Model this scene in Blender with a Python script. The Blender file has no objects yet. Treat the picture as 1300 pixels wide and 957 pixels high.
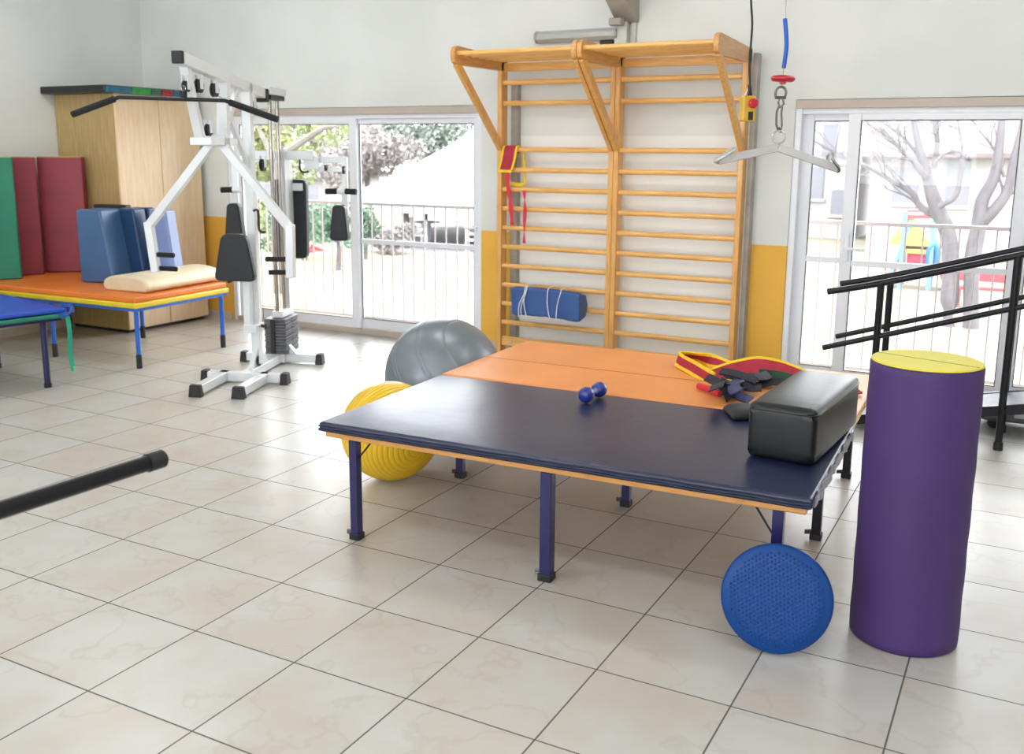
import bpy, bmesh, math, random
from mathutils import Vector, Matrix
random.seed(7)
SC = bpy.context.scene
COL = SC.collection
PI = math.pi
# ------------------------------------------------------------------ camera
FPX, YAW, PITCH, ROLL = 1242.985, -0.49270, 0.19240, 0.0080
CAM = Vector((3.4008, -2.3027, 1.6803))
_f = Vector((math.sin(YAW)*math.cos(PITCH), math.cos(YAW)*math.cos(PITCH), -math.sin(PITCH)))
_r = Vector((math.cos(YAW), -math.sin(YAW), 0)); _u = _r.cross(_f)
RGT = _r*math.cos(ROLL)+_u*math.sin(ROLL); UP = -_r*math.sin(ROLL)+_u*math.cos(ROLL); FWD = _f
cd = bpy.data.cameras.new('camera'); cam = bpy.data.objects.new('camera', cd); COL.objects.link(cam)
m = Matrix((RGT, UP, -FWD)).transposed().to_4x4(); m.translation = CAM
cam.matrix_world = m
cd.sensor_width = 36; cd.lens = FPX/1300*36; cd.shift_y = -45/1300
cd.clip_start = 0.05; cd.clip_end = 300
cd.dof.use_dof = True; cd.dof.focus_distance = 4.0; cd.dof.aperture_fstop = 4.0
SC.camera = cam
def at(px, py, Y):
    "a point of the place at depth Y (world y)"
    d = RGT*((px-650)/FPX) - UP*((py-433.5)/FPX) + FWD
    return CAM + d*((Y-CAM.y)/d.y)
# ------------------------------------------------------------------ light
SC.view_settings.view_transform = 'Standard'; SC.view_settings.look = 'None'
SC.view_settings.exposure = 0.0; SC.view_settings.gamma = 1; SC.view_settings.use_curve_mapping = False
SC.cycles.use_denoising = True
SC.cycles.max_bounces = 8; SC.cycles.diffuse_bounces = 5; SC.cycles.glossy_bounces = 4
SC.cycles.transparent_max_bounces = 16; SC.cycles.sample_clamp_indirect = 6
SC.cycles.caustics_reflective = False; SC.cycles.caustics_refractive = False
w = bpy.data.worlds.new('sky'); SC.world = w; w.use_nodes = True
bg = w.node_tree.nodes['Background']; bg.inputs[0].default_value = (0.93, 0.96, 1.0, 1); bg.inputs[1].default_value = 9.5
def area(name, loc, rot, sx, sy, power, col=(1, 1, 1), portal=False):
    l = bpy.data.lights.new(name, 'AREA'); l.shape = 'RECTANGLE'; l.size = sx; l.size_y = sy; l.energy = power; l.color = col
    if portal: l.cycles.is_portal = True
    o = bpy.data.objects.new(name, l); o.location = loc; o.rotation_euler = rot; COL.objects.link(o); return o
# daylight entering by the two glazed doors and the added rear windows (sky portals)
area('portal', (-2.2, 5.05, 1.0), (PI/2, 0, PI), 2.8, 2.0, 1, portal=True).rotation_euler = (-PI/2, 0, 0)
area('portal', (3.0, 5.05, 1.0), (-PI/2, 0, 0), 2.5, 2.0, 1, portal=True)
area('portal', (1.0, -6.05, 1.93), (PI/2, 0, 0), 9.0, 1.65, 1, portal=True)
FILL_LAMP_POWER = {2.6: 25, -.6: 16, -3.8: 6}
# ------------------------------------------------------------------ materials
MATS = {}
def mat(name, col, rough=0.5, metal=0.0, var=0.06, scale=8.0, bump=0.0, bscale=60.0, emit=None, coat=0.0, spec=0.5, stretch=None, col2=None):
    if name in MATS: return MATS[name]
    m = bpy.data.materials.new(name); m.use_nodes = True; nt = m.node_tree; b = nt.nodes['Principled BSDF']
    b.inputs['Roughness'].default_value = rough; b.inputs['Metallic'].default_value = metal
    b.inputs['Coat Weight'].default_value = coat; b.inputs['Specular IOR Level'].default_value = spec
    tc = nt.nodes.new('ShaderNodeTexCoord'); mp = nt.nodes.new('ShaderNodeMapping'); nt.links.new(tc.outputs['Object'], mp.inputs[0])
    if stretch: mp.inputs['Scale'].default_value = stretch
    n = nt.nodes.new('ShaderNodeTexNoise'); n.inputs['Scale'].default_value = scale; n.inputs['Detail'].default_value = 6
    nt.links.new(mp.outputs[0], n.inputs['Vector'])
    r = nt.nodes.new('ShaderNodeValToRGB'); nt.links.new(n.outputs['Fac'], r.inputs[0])
    c1 = [max(0, c*(1-var)) for c in col]; c2 = [min(1, c*(1+var)) for c in (col2 or col)]
    r.color_ramp.elements[0].position = .3; r.color_ramp.elements[1].position = .7
    r.color_ramp.elements[0].color = (*c1, 1); r.color_ramp.elements[1].color = (*c2, 1)
    nt.links.new(r.outputs[0], b.inputs['Base Color'])
    if bump:
        n2 = nt.nodes.new('ShaderNodeTexNoise'); n2.inputs['Scale'].default_value = bscale; n2.inputs['Detail'].default_value = 4
        nt.links.new(mp.outputs[0], n2.inputs['Vector'])
        bp = nt.nodes.new('ShaderNodeBump'); bp.inputs['Strength'].default_value = bump; bp.inputs['Distance'].default_value = 0.01
        nt.links.new(n2.outputs['Fac'], bp.inputs['Height']); nt.links.new(bp.outputs[0], b.inputs['Normal'])
    if emit: b.inputs['Emission Color'].default_value = (*emit[0], 1); b.inputs['Emission Strength'].default_value = emit[1]
    MATS[name] = m; return m
def glass():
    m = bpy.data.materials.new('window_glass'); m.use_nodes = True; nt = m.node_tree; nt.nodes.clear()
    o = nt.nodes.new('ShaderNodeOutputMaterial'); mx = nt.nodes.new('ShaderNodeMixShader')
    t = nt.nodes.new('ShaderNodeBsdfTransparent'); t.inputs[0].default_value = (.985, .99, .985, 1)
    g = nt.nodes.new('ShaderNodeBsdfGlossy'); g.inputs['Roughness'].default_value = .02
    fr = nt.nodes.new('ShaderNodeFresnel'); fr.inputs[0].default_value = 1.3
    nt.links.new(fr.outputs[0], mx.inputs[0]); nt.links.new(t.outputs[0], mx.inputs[1]); nt.links.new(g.outputs[0], mx.inputs[2]); nt.links.new(mx.outputs[0], o.inputs[0])
    return m
GLASS = glass()
def tile_mat():
    m = bpy.data.materials.new('floor_tiles'); m.use_nodes = True; nt = m.node_tree; b = nt.nodes['Principled BSDF']; L = nt.links.new
    geo = nt.nodes.new('ShaderNodeNewGeometry')
    br = nt.nodes.new('ShaderNodeTexBrick'); br.offset = 0; br.squash = 1
    br.inputs['Scale'].default_value = 1; br.inputs['Brick Width'].default_value = .45; br.inputs['Row Height'].default_value = .45
    br.inputs['Mortar Size'].default_value = .0032; br.inputs['Mortar Smooth'].default_value = .2; br.inputs['Bias'].default_value = 0
    br.inputs['Color1'].default_value = (0, 0, 0, 1); br.inputs['Color2'].default_value = (1, 1, 1, 1); br.inputs['Mortar'].default_value = (.5, .5, .5, 1)
    mp = nt.nodes.new('ShaderNodeMapping'); mp.inputs['Location'].default_value = (45, 45, 0)
    L(geo.outputs['Position'], mp.inputs[0]); L(mp.outputs[0], br.inputs['Vector'])
    # per tile offset of the veining
    sep = nt.nodes.new('ShaderNodeSeparateColor'); L(br.outputs['Color'], sep.inputs[0])
    mul = nt.nodes.new('ShaderNodeMath'); mul.operation = 'MULTIPLY'; mul.inputs[1].default_value = 37; L(sep.outputs[0], mul.inputs[0])
    n1 = nt.nodes.new('ShaderNodeTexNoise'); n1.noise_dimensions = '4D'; n1.inputs['Scale'].default_value = 3.0; n1.inputs['Detail'].default_value = 5; n1.inputs['Distortion'].default_value = 0.0
    L(geo.outputs['Position'], n1.inputs['Vector']); L(mul.outputs[0], n1.inputs['W'])
    def mrange(sock, a, b_, c=0, d=1):
        q = nt.nodes.new('ShaderNodeMapRange'); q.interpolation_type = 'SMOOTHSTEP'
        for k_, v_ in zip(('From Min', 'From Max', 'To Min', 'To Max'), (a, b_, c, d)): q.inputs[k_].default_value = v_
        L(sock, q.inputs['Value']); return q.outputs[0]
    m1 = nt.nodes.new('ShaderNodeMix'); m1.data_type = 'RGBA'; L(mrange(n1.outputs['Fac'], .28, .72), m1.inputs[0])
    m1.inputs[6].default_value = (.54, .487, .43, 1); m1.inputs[7].default_value = (.585, .58, .56, 1)
    # thin veins where a second noise crosses its middle value
    n2 = nt.nodes.new('ShaderNodeTexNoise'); n2.noise_dimensions = '4D'; n2.inputs['Scale'].default_value = 2.2; n2.inputs['Detail'].default_value = 6
    L(geo.outputs['Position'], n2.inputs['Vector']); L(mul.outputs[0], n2.inputs['W'])
    sb_ = nt.nodes.new('ShaderNodeMath'); sb_.operation = 'SUBTRACT'; sb_.inputs[1].default_value = .5; L(n2.outputs['Fac'], sb_.inputs[0])
    ab = nt.nodes.new('ShaderNodeMath'); ab.operation = 'ABSOLUTE'; L(sb_.outputs[0], ab.inputs[0])
    mx = nt.nodes.new('ShaderNodeMix'); mx.data_type = 'RGBA'; mx.blend_type = 'MULTIPLY'
    L(mrange(ab.outputs[0], 0, .016, .24, 0), mx.inputs[0]); L(m1.outputs[2], mx.inputs[6]); mx.inputs[7].default_value = (.72, .66, .60, 1)
    mg = nt.nodes.new('ShaderNodeMix'); mg.data_type = 'RGBA'; L(br.outputs['Fac'], mg.inputs[0]); L(mx.outputs[2], mg.inputs[6]); mg.inputs[7].default_value = (.12, .105, .095, 1)
    L(mg.outputs[2], b.inputs['Base Color'])
    rr = nt.nodes.new('ShaderNodeMapRange'); rr.inputs['To Min'].default_value = .285; rr.inputs['To Max'].default_value = .34; L(n1.outputs['Fac'], rr.inputs[0])
    ra = nt.nodes.new('ShaderNodeMath'); ra.operation = 'MAXIMUM'; L(rr.outputs[0], ra.inputs[0])
    rb = nt.nodes.new('ShaderNodeMath'); rb.operation = 'MULTIPLY'; rb.inputs[1].default_value = .9; L(br.outputs['Fac'], rb.inputs[0]); L(rb.outputs[0], ra.inputs[1])
    L(ra.outputs[0], b.inputs['Roughness'])
    b.inputs['Specular IOR Level'].default_value = .6
    bp = nt.nodes.new('ShaderNodeBump'); bp.inputs['Strength'].default_value = .25; bp.inputs['Distance'].default_value = .004
    hh = nt.nodes.new('ShaderNodeMath'); hh.operation = 'SUBTRACT'; L(n2.outputs['Fac'], hh.inputs[0]); L(br.outputs['Fac'], hh.inputs[1])
    L(hh.outputs[0], bp.inputs['Height']); L(bp.outputs[0], b.inputs['Normal'])
    return m
def wall_mat(name, orange):
    m = bpy.data.materials.new(name); m.use_nodes = True; nt = m.node_tree; b = nt.nodes['Principled BSDF']; L = nt.links.new
    geo = nt.nodes.new('ShaderNodeNewGeometry')
    n = nt.nodes.new('ShaderNodeTexNoise'); n.inputs['Scale'].default_value = 1.6; n.inputs['Detail'].default_value = 6; L(geo.outputs['Position'], n.inputs['Vector'])
    r = nt.nodes.new('ShaderNodeValToRGB'); r.color_ramp.elements[0].color = (.70, .725, .705, 1); r.color_ramp.elements[1].color = (.76, .78, .765, 1)
    r.color_ramp.elements[0].position = .35; r.color_ramp.elements[1].position = .65; L(n.outputs['Fac'], r.inputs[0])
    out = r.outputs[0]
    if orange:
        s = nt.nodes.new('ShaderNodeSeparateXYZ'); L(geo.outputs['Position'], s.inputs[0])
        def cmp(sock, op, v):
            c = nt.nodes.new('ShaderNodeMath'); c.operation = op; c.inputs[1].default_value = v; L(sock, c.inputs[0]); return c.outputs[0]
        def comb(a, bb, op):
            c = nt.nodes.new('ShaderNodeMath'); c.operation = op; L(a, c.inputs[0]); L(bb, c.inputs[1]); return c.outputs[0]
        low = cmp(s.outputs['Z'], 'LESS_THAN', 1.018)
        outside = comb(cmp(s.outputs['X'], 'LESS_THAN', -.43), cmp(s.outputs['X'], 'GREATER_THAN', 1.535), 'MAXIMUM')
        f = comb(low, outside, 'MULTIPLY')
        n3 = nt.nodes.new('ShaderNodeTexNoise'); n3.inputs['Scale'].default_value = 5; L(geo.outputs['Position'], n3.inputs['Vector'])
        r3 = nt.nodes.new('ShaderNodeValToRGB'); r3.color_ramp.elements[0].color = (.78, .43, .06, 1); r3.color_ramp.elements[1].color = (.86, .49, .075, 1); L(n3.outputs['Fac'], r3.inputs[0])
        mx = nt.nodes.new('ShaderNodeMix'); mx.data_type = 'RGBA'; L(f, mx.inputs[0]); L(out, mx.inputs[6]); L(r3.outputs[0], mx.inputs[7]); out = mx.outputs[2]
        inside = comb(cmp(s.outputs['X'], 'GREATER_THAN', -.40), cmp(s.outputs['X'], 'LESS_THAN', 1.50), 'MULTIPLY')
        inside = comb(inside, cmp(s.outputs['Z'], 'LESS_THAN', 1.8), 'MULTIPLY')
        wm = nt.nodes.new('ShaderNodeMix'); wm.data_type = 'RGBA'; L(inside, wm.inputs[0]); L(out, wm.inputs[6]); wm.inputs[7].default_value = (.84, .85, .83, 1); out = wm.outputs[2]
    L(out, b.inputs['Base Color']); b.inputs['Roughness'].default_value = .75
    n2 = nt.nodes.new('ShaderNodeTexNoise'); n2.inputs['Scale'].default_value = 90; L(geo.outputs['Position'], n2.inputs['Vector'])
    bp = nt.nodes.new('ShaderNodeBump'); bp.inputs['Strength'].default_value = .12; bp.inputs['Distance'].default_value = .004
    L(n2.outputs['Fac'], bp.inputs['Height']); L(bp.outputs[0], b.inputs['Normal'])
    return m
def wood(name, c1, c2, stretch, rough=.38, coat=.25):
    return mat(name, c1, rough, var=.05, scale=5, stretch=stretch, col2=c2, bump=.04, bscale=30, coat=coat)
M_TILE = tile_mat(); M_WALLB = wall_mat('painted_wall_banded', True); M_WALL = wall_mat('painted_wall', False)
M_CEIL = mat('ceiling_paint', (.75, .75, .72), .8, var=.03, scale=2)
M_FRAME = mat('white_window_frame', (.84, .86, .92), .35, var=.03, scale=3)
M_BEIGE = mat('beige_track', (.52, .45, .38), .5, var=.06, scale=4)
M_BASEB = mat('beige_baseboard', (.60, .53, .44), .4, var=.06, scale=5)
WX = wood('varnished_wood_long_x', (.74, .38, .09), (.86, .50, .16), (1.2, 14, 14))
WZ = wood('varnished_wood_long_z', (.66, .32, .07), (.80, .43, .13), (14, 14, 1.2))
WY = wood('varnished_wood_long_y', (.56, .26, .065), (.68, .35, .11), (14, 1.2, 14))
M_WHITE = mat('white_powder_coat', (.74, .77, .80), .3, var=.02, scale=4, coat=.2)
M_BLACK = mat('black_rubber', (.010, .011, .013), .55, var=.2, scale=20)
M_FOAM = mat('black_foam_grip', (.010, .010, .013), .8, var=.2, scale=60, bump=.4, bscale=200)
M_VINYLB = mat('black_vinyl', (.008, .010, .012), .36, var=.15, scale=10, bump=.08, bscale=25)
M_STEEL = mat('chrome_steel', (.62, .63, .64), .18, metal=1, var=.04)
M_DSTEEL = mat('dark_steel', (.16, .16, .15), .35, metal=1, var=.2, scale=40)
M_PLATE = mat('grey_iron', (.12, .12, .13), .45, metal=.5, var=.15, scale=30)
M_BLKPAINT = mat('black_painted_tube', (.006, .006, .010), .3, spec=.35, var=.15, scale=20)
M_NAVYV = mat('navy_vinyl', (.017, .024, .070), .31, var=.14, scale=3, bump=.10, bscale=14, spec=.6)
M_ORANGEV = mat('orange_vinyl', (.80, .30, .085), .42, var=.07, scale=3, bump=.10, bscale=12)
M_YELLOWV = mat('yellow_vinyl', (.80, .62, .03), .38, var=.05, scale=6)
M_PURPLEP = mat('indigo_painted_steel', (.014, .012, .085), .32, var=.1, scale=12)
M_BLUEP = mat('blue_painted_steel', (.02, .14, .62), .35, var=.1, scale=12)
M_PLY = wood('orange_plywood_edge', (.60, .27, .06), (.70, .35, .10), (2, 2, 14))
# ------------------------------------------------------------------ builders
class MB:
    def __init__(s): s.v = []; s.f = []
    def add(s, vs, fs):
        k = len(s.v); s.v += [Vector(v) for v in vs]; s.f += [[i+k for i in f] for f in fs]; return s
    def box(s, c, d, R=None):
        c = Vector(c); h = [x/2 for x in d]
        vs = [Vector((x*h[0], y*h[1], z*h[2])) for x in (-1, 1) for y in (-1, 1) for z in (-1, 1)]
        if R is not None: vs = [R @ v for v in vs]
        return s.add([v+c for v in vs], [(0, 1, 3, 2), (4, 6, 7, 5), (0, 4, 5, 1), (2, 3, 7, 6), (0, 2, 6, 4), (1, 5, 7, 3)])
    def bb(s, x0, x1, y0, y1, z0, z1): return s.box(((x0+x1)/2, (y0+y1)/2, (z0+z1)/2), (abs(x1-x0), abs(y1-y0), abs(z1-z0)))
    def beam(s, a, b, w, h, up=(0, 0, 1)):
        a = Vector(a); b = Vector(b); d = b-a; L = d.length; d.normalize(); u = Vector(up)
        x = d.cross(u)
        if x.length < 1e-4: x = d.cross(Vector((0, 1, 0)))
        x.normalize(); z = x.cross(d)
        R = Matrix((d, x, z)).transposed()
        return s.box((a+b)/2, (L, w, h), R)
    def tube(s, pts, r, seg=12, r2=None, cap=True, closed=False):
        pts = [Vector(p) for p in pts]; n = len(pts); rs = r if isinstance(r, (list, tuple)) else [r]*n
        t0 = (pts[1]-pts[0]).normalized(); a = Vector((0, 0, 1)) if abs(t0.z) < .9 else Vector((1, 0, 0)); nx = t0.cross(a).normalized()
        vs = []
        for i, p in enumerate(pts):
            if closed: t = pts[(i+1) % n]-pts[i-1]
            elif i == 0: t = pts[1]-p
            elif i == n-1: t = p-pts[i-1]
            else: t = (pts[i+1]-p).normalized()+(p-pts[i-1]).normalized()
            t.normalize(); nx = (nx-t*nx.dot(t)).normalized(); ny = t.cross(nx)
            for k in range(seg):
                an = 2*PI*k/seg; vs.append(p+(nx*math.cos(an)+ny*math.sin(an)*(r2 if r2 else 1))*rs[i])
        fs = [(i*seg+k, i*seg+(k+1) % seg, (i+1)*seg+(k+1) % seg, (i+1)*seg+k) for i in range(n-1) for k in range(seg)]
        if closed: fs += [((n-1)*seg+k, (n-1)*seg+(k+1) % seg, (k+1) % seg, k) for k in range(seg)]
        elif cap: fs += [tuple(range(seg))[::-1], tuple((n-1)*seg+k for k in range(seg))]
        return s.add(vs, fs)
    def lathe(s, prof, c=(0, 0, 0), axis=(0, 0, 1), seg=40):
        c = Vector(c); ax = Vector(axis).normalized(); a = Vector((1, 0, 0)) if abs(ax.x) < .9 else Vector((0, 1, 0)); e1 = (a-ax*a.dot(ax)).normalized(); e2 = ax.cross(e1)
        vs = []; fs = []; rings = []
        for (r, h) in prof:
            if r < 1e-6: rings.append([len(vs)]); vs.append(c+ax*h)
            else:
                rings.append(list(range(len(vs), len(vs)+seg)))
                vs += [c+ax*h+(e1*math.cos(2*PI*k/seg)+e2*math.sin(2*PI*k/seg))*r for k in range(seg)]
        for A, B in zip(rings, rings[1:]):
            if len(A) == 1 and len(B) == 1: continue
            for k in range(seg):
                k2 = (k+1) % seg
                if len(A) == 1: fs.append((A[0], B[k], B[k2]))
                elif len(B) == 1: fs.append((A[k2], A[k], B[0]))
                else: fs.append((A[k], B[k], B[k2], A[k2]))
        return s.add(vs, fs)
    def prism(s, poly, ex, o=(0, 0, 0), u=(1, 0, 0), v=(0, 0, 1)):
        "polygon in the u,v plane at o, extruded by the vector ex"
        o = Vector(o); u = Vector(u); v = Vector(v); ex = Vector(ex); n = len(poly)
        a = [o+u*p[0]+v*p[1] for p in poly]; b = [p+ex for p in a]
        return s.add(a+b, [tuple(range(n))[::-1], tuple(range(n, 2*n))]+[(i, (i+1) % n, n+(i+1) % n, n+i) for i in range(n)])
    def ribbon(s, pts, wd, th=.003):
        "band along pts; wd = width vector or list of them"
        pts = [Vector(p) for p in pts]; n = len(pts); W = wd if isinstance(wd, list) else [wd]*n; vs = []
        for i, p in enumerate(pts):
            t = (pts[min(i+1, n-1)]-pts[max(i-1, 0)]).normalized(); wv = Vector(W[i])/2; nn = t.cross(wv).normalized()*th/2
            vs += [p-wv-nn, p+wv-nn, p+wv+nn, p-wv+nn]
        fs = [(i*4+k, i*4+(k+1) % 4, i*4+4+(k+1) % 4, i*4+4+k) for i in range(n-1) for k in range(4)]+[(3, 2, 1, 0), (4*n-4, 4*n-3, 4*n-2, 4*n-1)]
        return s.add(vs, fs)
    def obj(s, name, m, parent=None, bev=0, seg=3, smooth=40, sub=0, loc=None):
        me = bpy.data.meshes.new(name); me.from_pydata([tuple(v) for v in s.v], [], s.f); me.update()
        bm = bmesh.new(); bm.from_mesh(me); bmesh.ops.recalc_face_normals(bm, faces=bm.faces); bm.to_mesh(me); bm.free()
        me.materials.append(m)
        for p in me.polygons: p.use_smooth = True
        me.set_sharp_from_angle(angle=math.radians(smooth))
        o = bpy.data.objects.new(name, me); COL.objects.link(o)
        if parent is not None: o.parent = parent
        if loc is not None: o.location = loc
        if bev:
            b = o.modifiers.new('bevel', 'BEVEL'); b.width = bev; b.segments = seg; b.limit_method = 'ANGLE'; b.angle_limit = math.radians(35); b.harden_normals = True
        if sub:
            q = o.modifiers.new('subsurf', 'SUBSURF'); q.levels = sub; q.render_levels = sub
        return o
def tag(o, label, cat, group=None, kind=None):
    o['label'] = label; o['category'] = cat
    if group: o['group'] = group
    if kind: o['kind'] = kind
    return o
def thing(name, label, cat, loc=(0, 0, 0), rz=0, group=None):
    o = bpy.data.objects.new(name, None); COL.objects.link(o); o.location = loc; o.rotation_euler = (0, 0, rz); o.empty_display_size = .1
    return tag(o, label, cat, group)
def struct(name, mb, m, parent=None, bev=0, smooth=40):
    o = mb.obj(name, m, parent, bev=bev, smooth=smooth)
    if parent is None: o['kind'] = 'structure'
    return o
def arc(c, r, a0, a1, n, u=(1, 0, 0), v=(0, 0, 1)):
    c = Vector(c); u = Vector(u); v = Vector(v)
    return [c+(u*math.cos(a0+(a1-a0)*i/n)+v*math.sin(a0+(a1-a0)*i/n))*r for i in range(n+1)]
def smoothpath(pts, k=6):
    pts = [Vector(p) for p in pts]; out = []
    for i in range(len(pts)-1):
        p0 = pts[max(i-1, 0)]; p1 = pts[i]; p2 = pts[i+1]; p3 = pts[min(i+2, len(pts)-1)]
        for j in range(k):
            t = j/k
            out.append(.5*((2*p1)+(p2-p0)*t+(2*p0-5*p1+4*p2-p3)*t*t+(3*p1-p0-3*p2+p3)*t*t*t))
    return out+[pts[-1]]
# ------------------------------------------------------------------ the room
WY0 = 4.89; XL = -4.69; XR = 6.2; YR = -6.0; HC = 3.35
struct('floor', MB().bb(XL-.12, XR+.1, YR-.1, WY0+.14, -.15, 0), M_TILE)
struct('ceiling', MB().bb(XL-.12, XR+.1, YR-.1, WY0+.2, HC, HC+.12), M_CEIL)
D1 = (-3.62, -.765); D2 = (1.795, 4.2); HD = 2.05
wb = MB()
for x0, x1, z0, z1 in ((XL, D1[0], 0, HC), (D1[0], D1[1], HD, HC), (D1[1], D2[0], 0, HC), (D2[0], D2[1], HD, HC), (D2[1], XR, 0, HC)):
    wb.bb(x0, x1, WY0, WY0+.2, z0, z1)
struct('wall_back', wb, M_WALLB)
struct('wall_left', MB().bb(XL-.15, XL, YR, WY0+.2, 0, HC), M_WALL)
struct('wall_right', MB().bb(XR, XR+.15, YR, WY0+.2, 0, HC), M_WALL)
wr = MB()  # unseen wall; its openings are added so sky light fills the room
for x0, x1, z0, z1 in ((XL, -3.5, 0, HC), (-3.5, 5.5, 0, 1.1), (-3.5, 5.5, 2.75, HC), (5.5, XR, 0, HC), (-1.0, 0, 1.1, 2.75), (2.4, 3.2, 1.1, 2.75)):
    wr.bb(x0, x1, YR-.15, YR, z0, z1)
struct('wall_rear', wr, M_WALL)
struct('baseboard_left', MB().bb(XL, XL+.012, YR, WY0, 0, .075), M_BASEB)
bsb = MB()
for x0, x1 in ((XL, D1[0]-.01), (D1[1]+.01, D2[0]-.01)): bsb.bb(x0, x1, WY0-.012, WY0, 0, .075)
struct('baseboard_back', bsb, M_BASEB)
# glazed sliding doors
def sash(name, x0, x1, y, z0, z1, st, bot, mid, root):
    f = MB(); t = .035
    f.bb(x0, x0+st, y, y+t, z0, z1).bb(x1-st, x1, y, y+t, z0, z1).bb(x0+st, x1-st, y, y+t, z1-st*.85, z1).bb(x0+st, x1-st, y, y+t, z0, z0+bot)
    if mid: f.bb(x0+st, x1-st, y+.004, y+t-.004, mid, mid+.042)
    fo = f.obj(name, M_FRAME, root, bev=.004, seg=2)
    sl = MB().bb(x0+st-.004, x0+st+.001, y+.006, y+.012, z0+bot, z1-st*.85)
    MB().bb(x0+st-.002, x1-st+.002, y+.015, y+.019, z0+bot-.002, z1-st*.85+.002).obj('glass_pane', GLASS, fo)
    g = MB()
    for a, b, c, d in ((x0+st, x0+st+.006, z0+bot, z1-st*.85), (x1-st-.006, x1-st, z0+bot, z1-st*.85), (x0+st, x1-st, z0+bot, z0+bot+.006), (x0+st, x1-st, z1-st*.85-.006, z1-st*.85)):
        g.bb(a, b, y+.008, y+.014, c, d)
    g.obj('gasket', M_BLACK, fo)
    return fo
for k, (d, sashes) in enumerate(((D1, ((-3.56, -2.085, 4.925, None), (-2.165, -.80, 4.965, .835))), (D2, ((1.83, 2.24, 4.985, .905), (2.155, 3.31, 4.935, .895), (3.25, 4.16, 4.985, .895))))):
    root = bpy.data.objects.new('door_%d' % (k+1), None); COL.objects.link(root); root['kind'] = 'structure'
    fr = MB(); x0, x1 = d
    fr.bb(x0, x0+.045, 4.905, 5.04, 0, HD-.02).bb(x1-.045, x1, 4.905, 5.04, 0, HD-.02).bb(x0, x1, 4.93, 5.04, HD-.10, HD-.02)
    fr.obj('door_frame', M_FRAME, root, bev=.004, seg=2)
    MB().bb(x0+.045, x1-.045, 4.90, 5.04, 0, .045).obj('door_track', M_BEIGE, root, bev=.003, seg=2)
    MB().bb(x0, x1, 4.895, 4.93, HD-.062, HD-.004).obj('door_head', M_BEIGE, root, bev=.003, seg=2)
    for (a, b, y, mid) in sashes:
        fo = sash('door_sash', a, b, y, .05, 1.975, .082, .085, mid, root)
    if k == 0:
        h = MB().box((-.83, 4.955, .99), (.03, .02, .16)); h.beam((-.83, 4.93, 1.03), (-.95, 4.915, 1.03), .018, .02); h.obj('door_handle', M_FRAME, root, bev=.004)
    else:
        door_root = root
        h = MB().box((2.20, 4.925, 1.03), (.035, .02, .20)); h.beam((2.20, 4.90, 1.02), (2.32, 4.895, 1.02), .018, .02); h.box((2.20, 4.905, 1.02), (.02, .03, .02)); h.obj('door_handle', M_FRAME, root, bev=.004)
# unseen rear windows behind the camera, added to let in fill daylight
root = bpy.data.objects.new('fill_window_1', None); COL.objects.link(root); root['kind'] = 'structure'
f = MB()
for x0, x1 in ((-3.5, -1.0), (0, 2.4), (3.2, 5.5)):
    f.bb(x0, x0+.06, YR-.1, YR-.04, 1.1, 2.75).bb(x1-.06, x1, YR-.1, YR-.04, 1.1, 2.75).bb(x0, x1, YR-.1, YR-.04, 1.1, 1.16).bb(x0, x1, YR-.1, YR-.04, 2.69, 2.75).bb((x0+x1)/2-.03, (x0+x1)/2+.03, YR-.1, YR-.04, 1.1, 2.75)
f.obj('fill_window_frame', M_FRAME, root)
# tube lamps added on the unseen ceiling to fill the room with light
M_TUBE = mat('lit_tube', (.9, .9, .9), .4, emit=((1, .98, .94), 14), var=0)
LG = 'added tube fill lamps on the ceiling'
for i, (x, y) in enumerate(((-2.6, 2.6), (.4, 2.6), (3.4, 2.6), (-2.6, -.6), (.4, -.6), (3.4, -.6), (-2.6, -3.8), (.4, -3.8), (3.4, -3.8))):
    t = thing('fill_lamp', 'white twin tube fill lamp added on the unseen ceiling', 'lamp', (x, y, HC-.09), 0, LG)
    MB().box((0, 0, .065), (1.5, .22, .05)).obj('fill_lamp_body', M_WHITE, t, bev=.005)
    for s_ in (-1, 1): MB().tube([(-.7, s_*.06, .018), (.7, s_*.06, .018)], .014).obj('fill_lamp_tube', M_TUBE, t)
    for dx in (-.45, .45):
        l = bpy.data.lights.new('fill_lamp_light', 'POINT'); l.energy = FILL_LAMP_POWER[y]/2; l.shadow_soft_size = .12; l.color = (.97, 1, .98)
        lo = bpy.data.objects.new('fill_lamp_light', l); COL.objects.link(lo); lo.location = (x+dx, y, HC-.30)
# pilaster and bracket of the roof frame above the wall bars
struct('trim_1', MB().bb(.43, .53, 4.82, WY0, 2.42, 2.66).bb(.55, .585, 4.86, WY0, 2.45, 2.66), mat('flaking_pale_paint', (.56, .58, .54), .7, var=.14, scale=9, col2=(.66, .67, .64)), bev=.005)
gus = MB().prism([(0, 0), (-.06, 0), (-.34, .17), (-.95, .72), (0, .72)], (.165, 0, 0), (.435, WY0, 2.63), (0, 1, 0), (0, 0, 1))
gus.bb(.42, .52, 4.72, 4.80, 2.60, 2.655)
struct('trim_2', gus, mat('weathered_grey_paint', (.36, .34, .30), .6, var=.12, scale=6), bev=.012)
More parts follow.
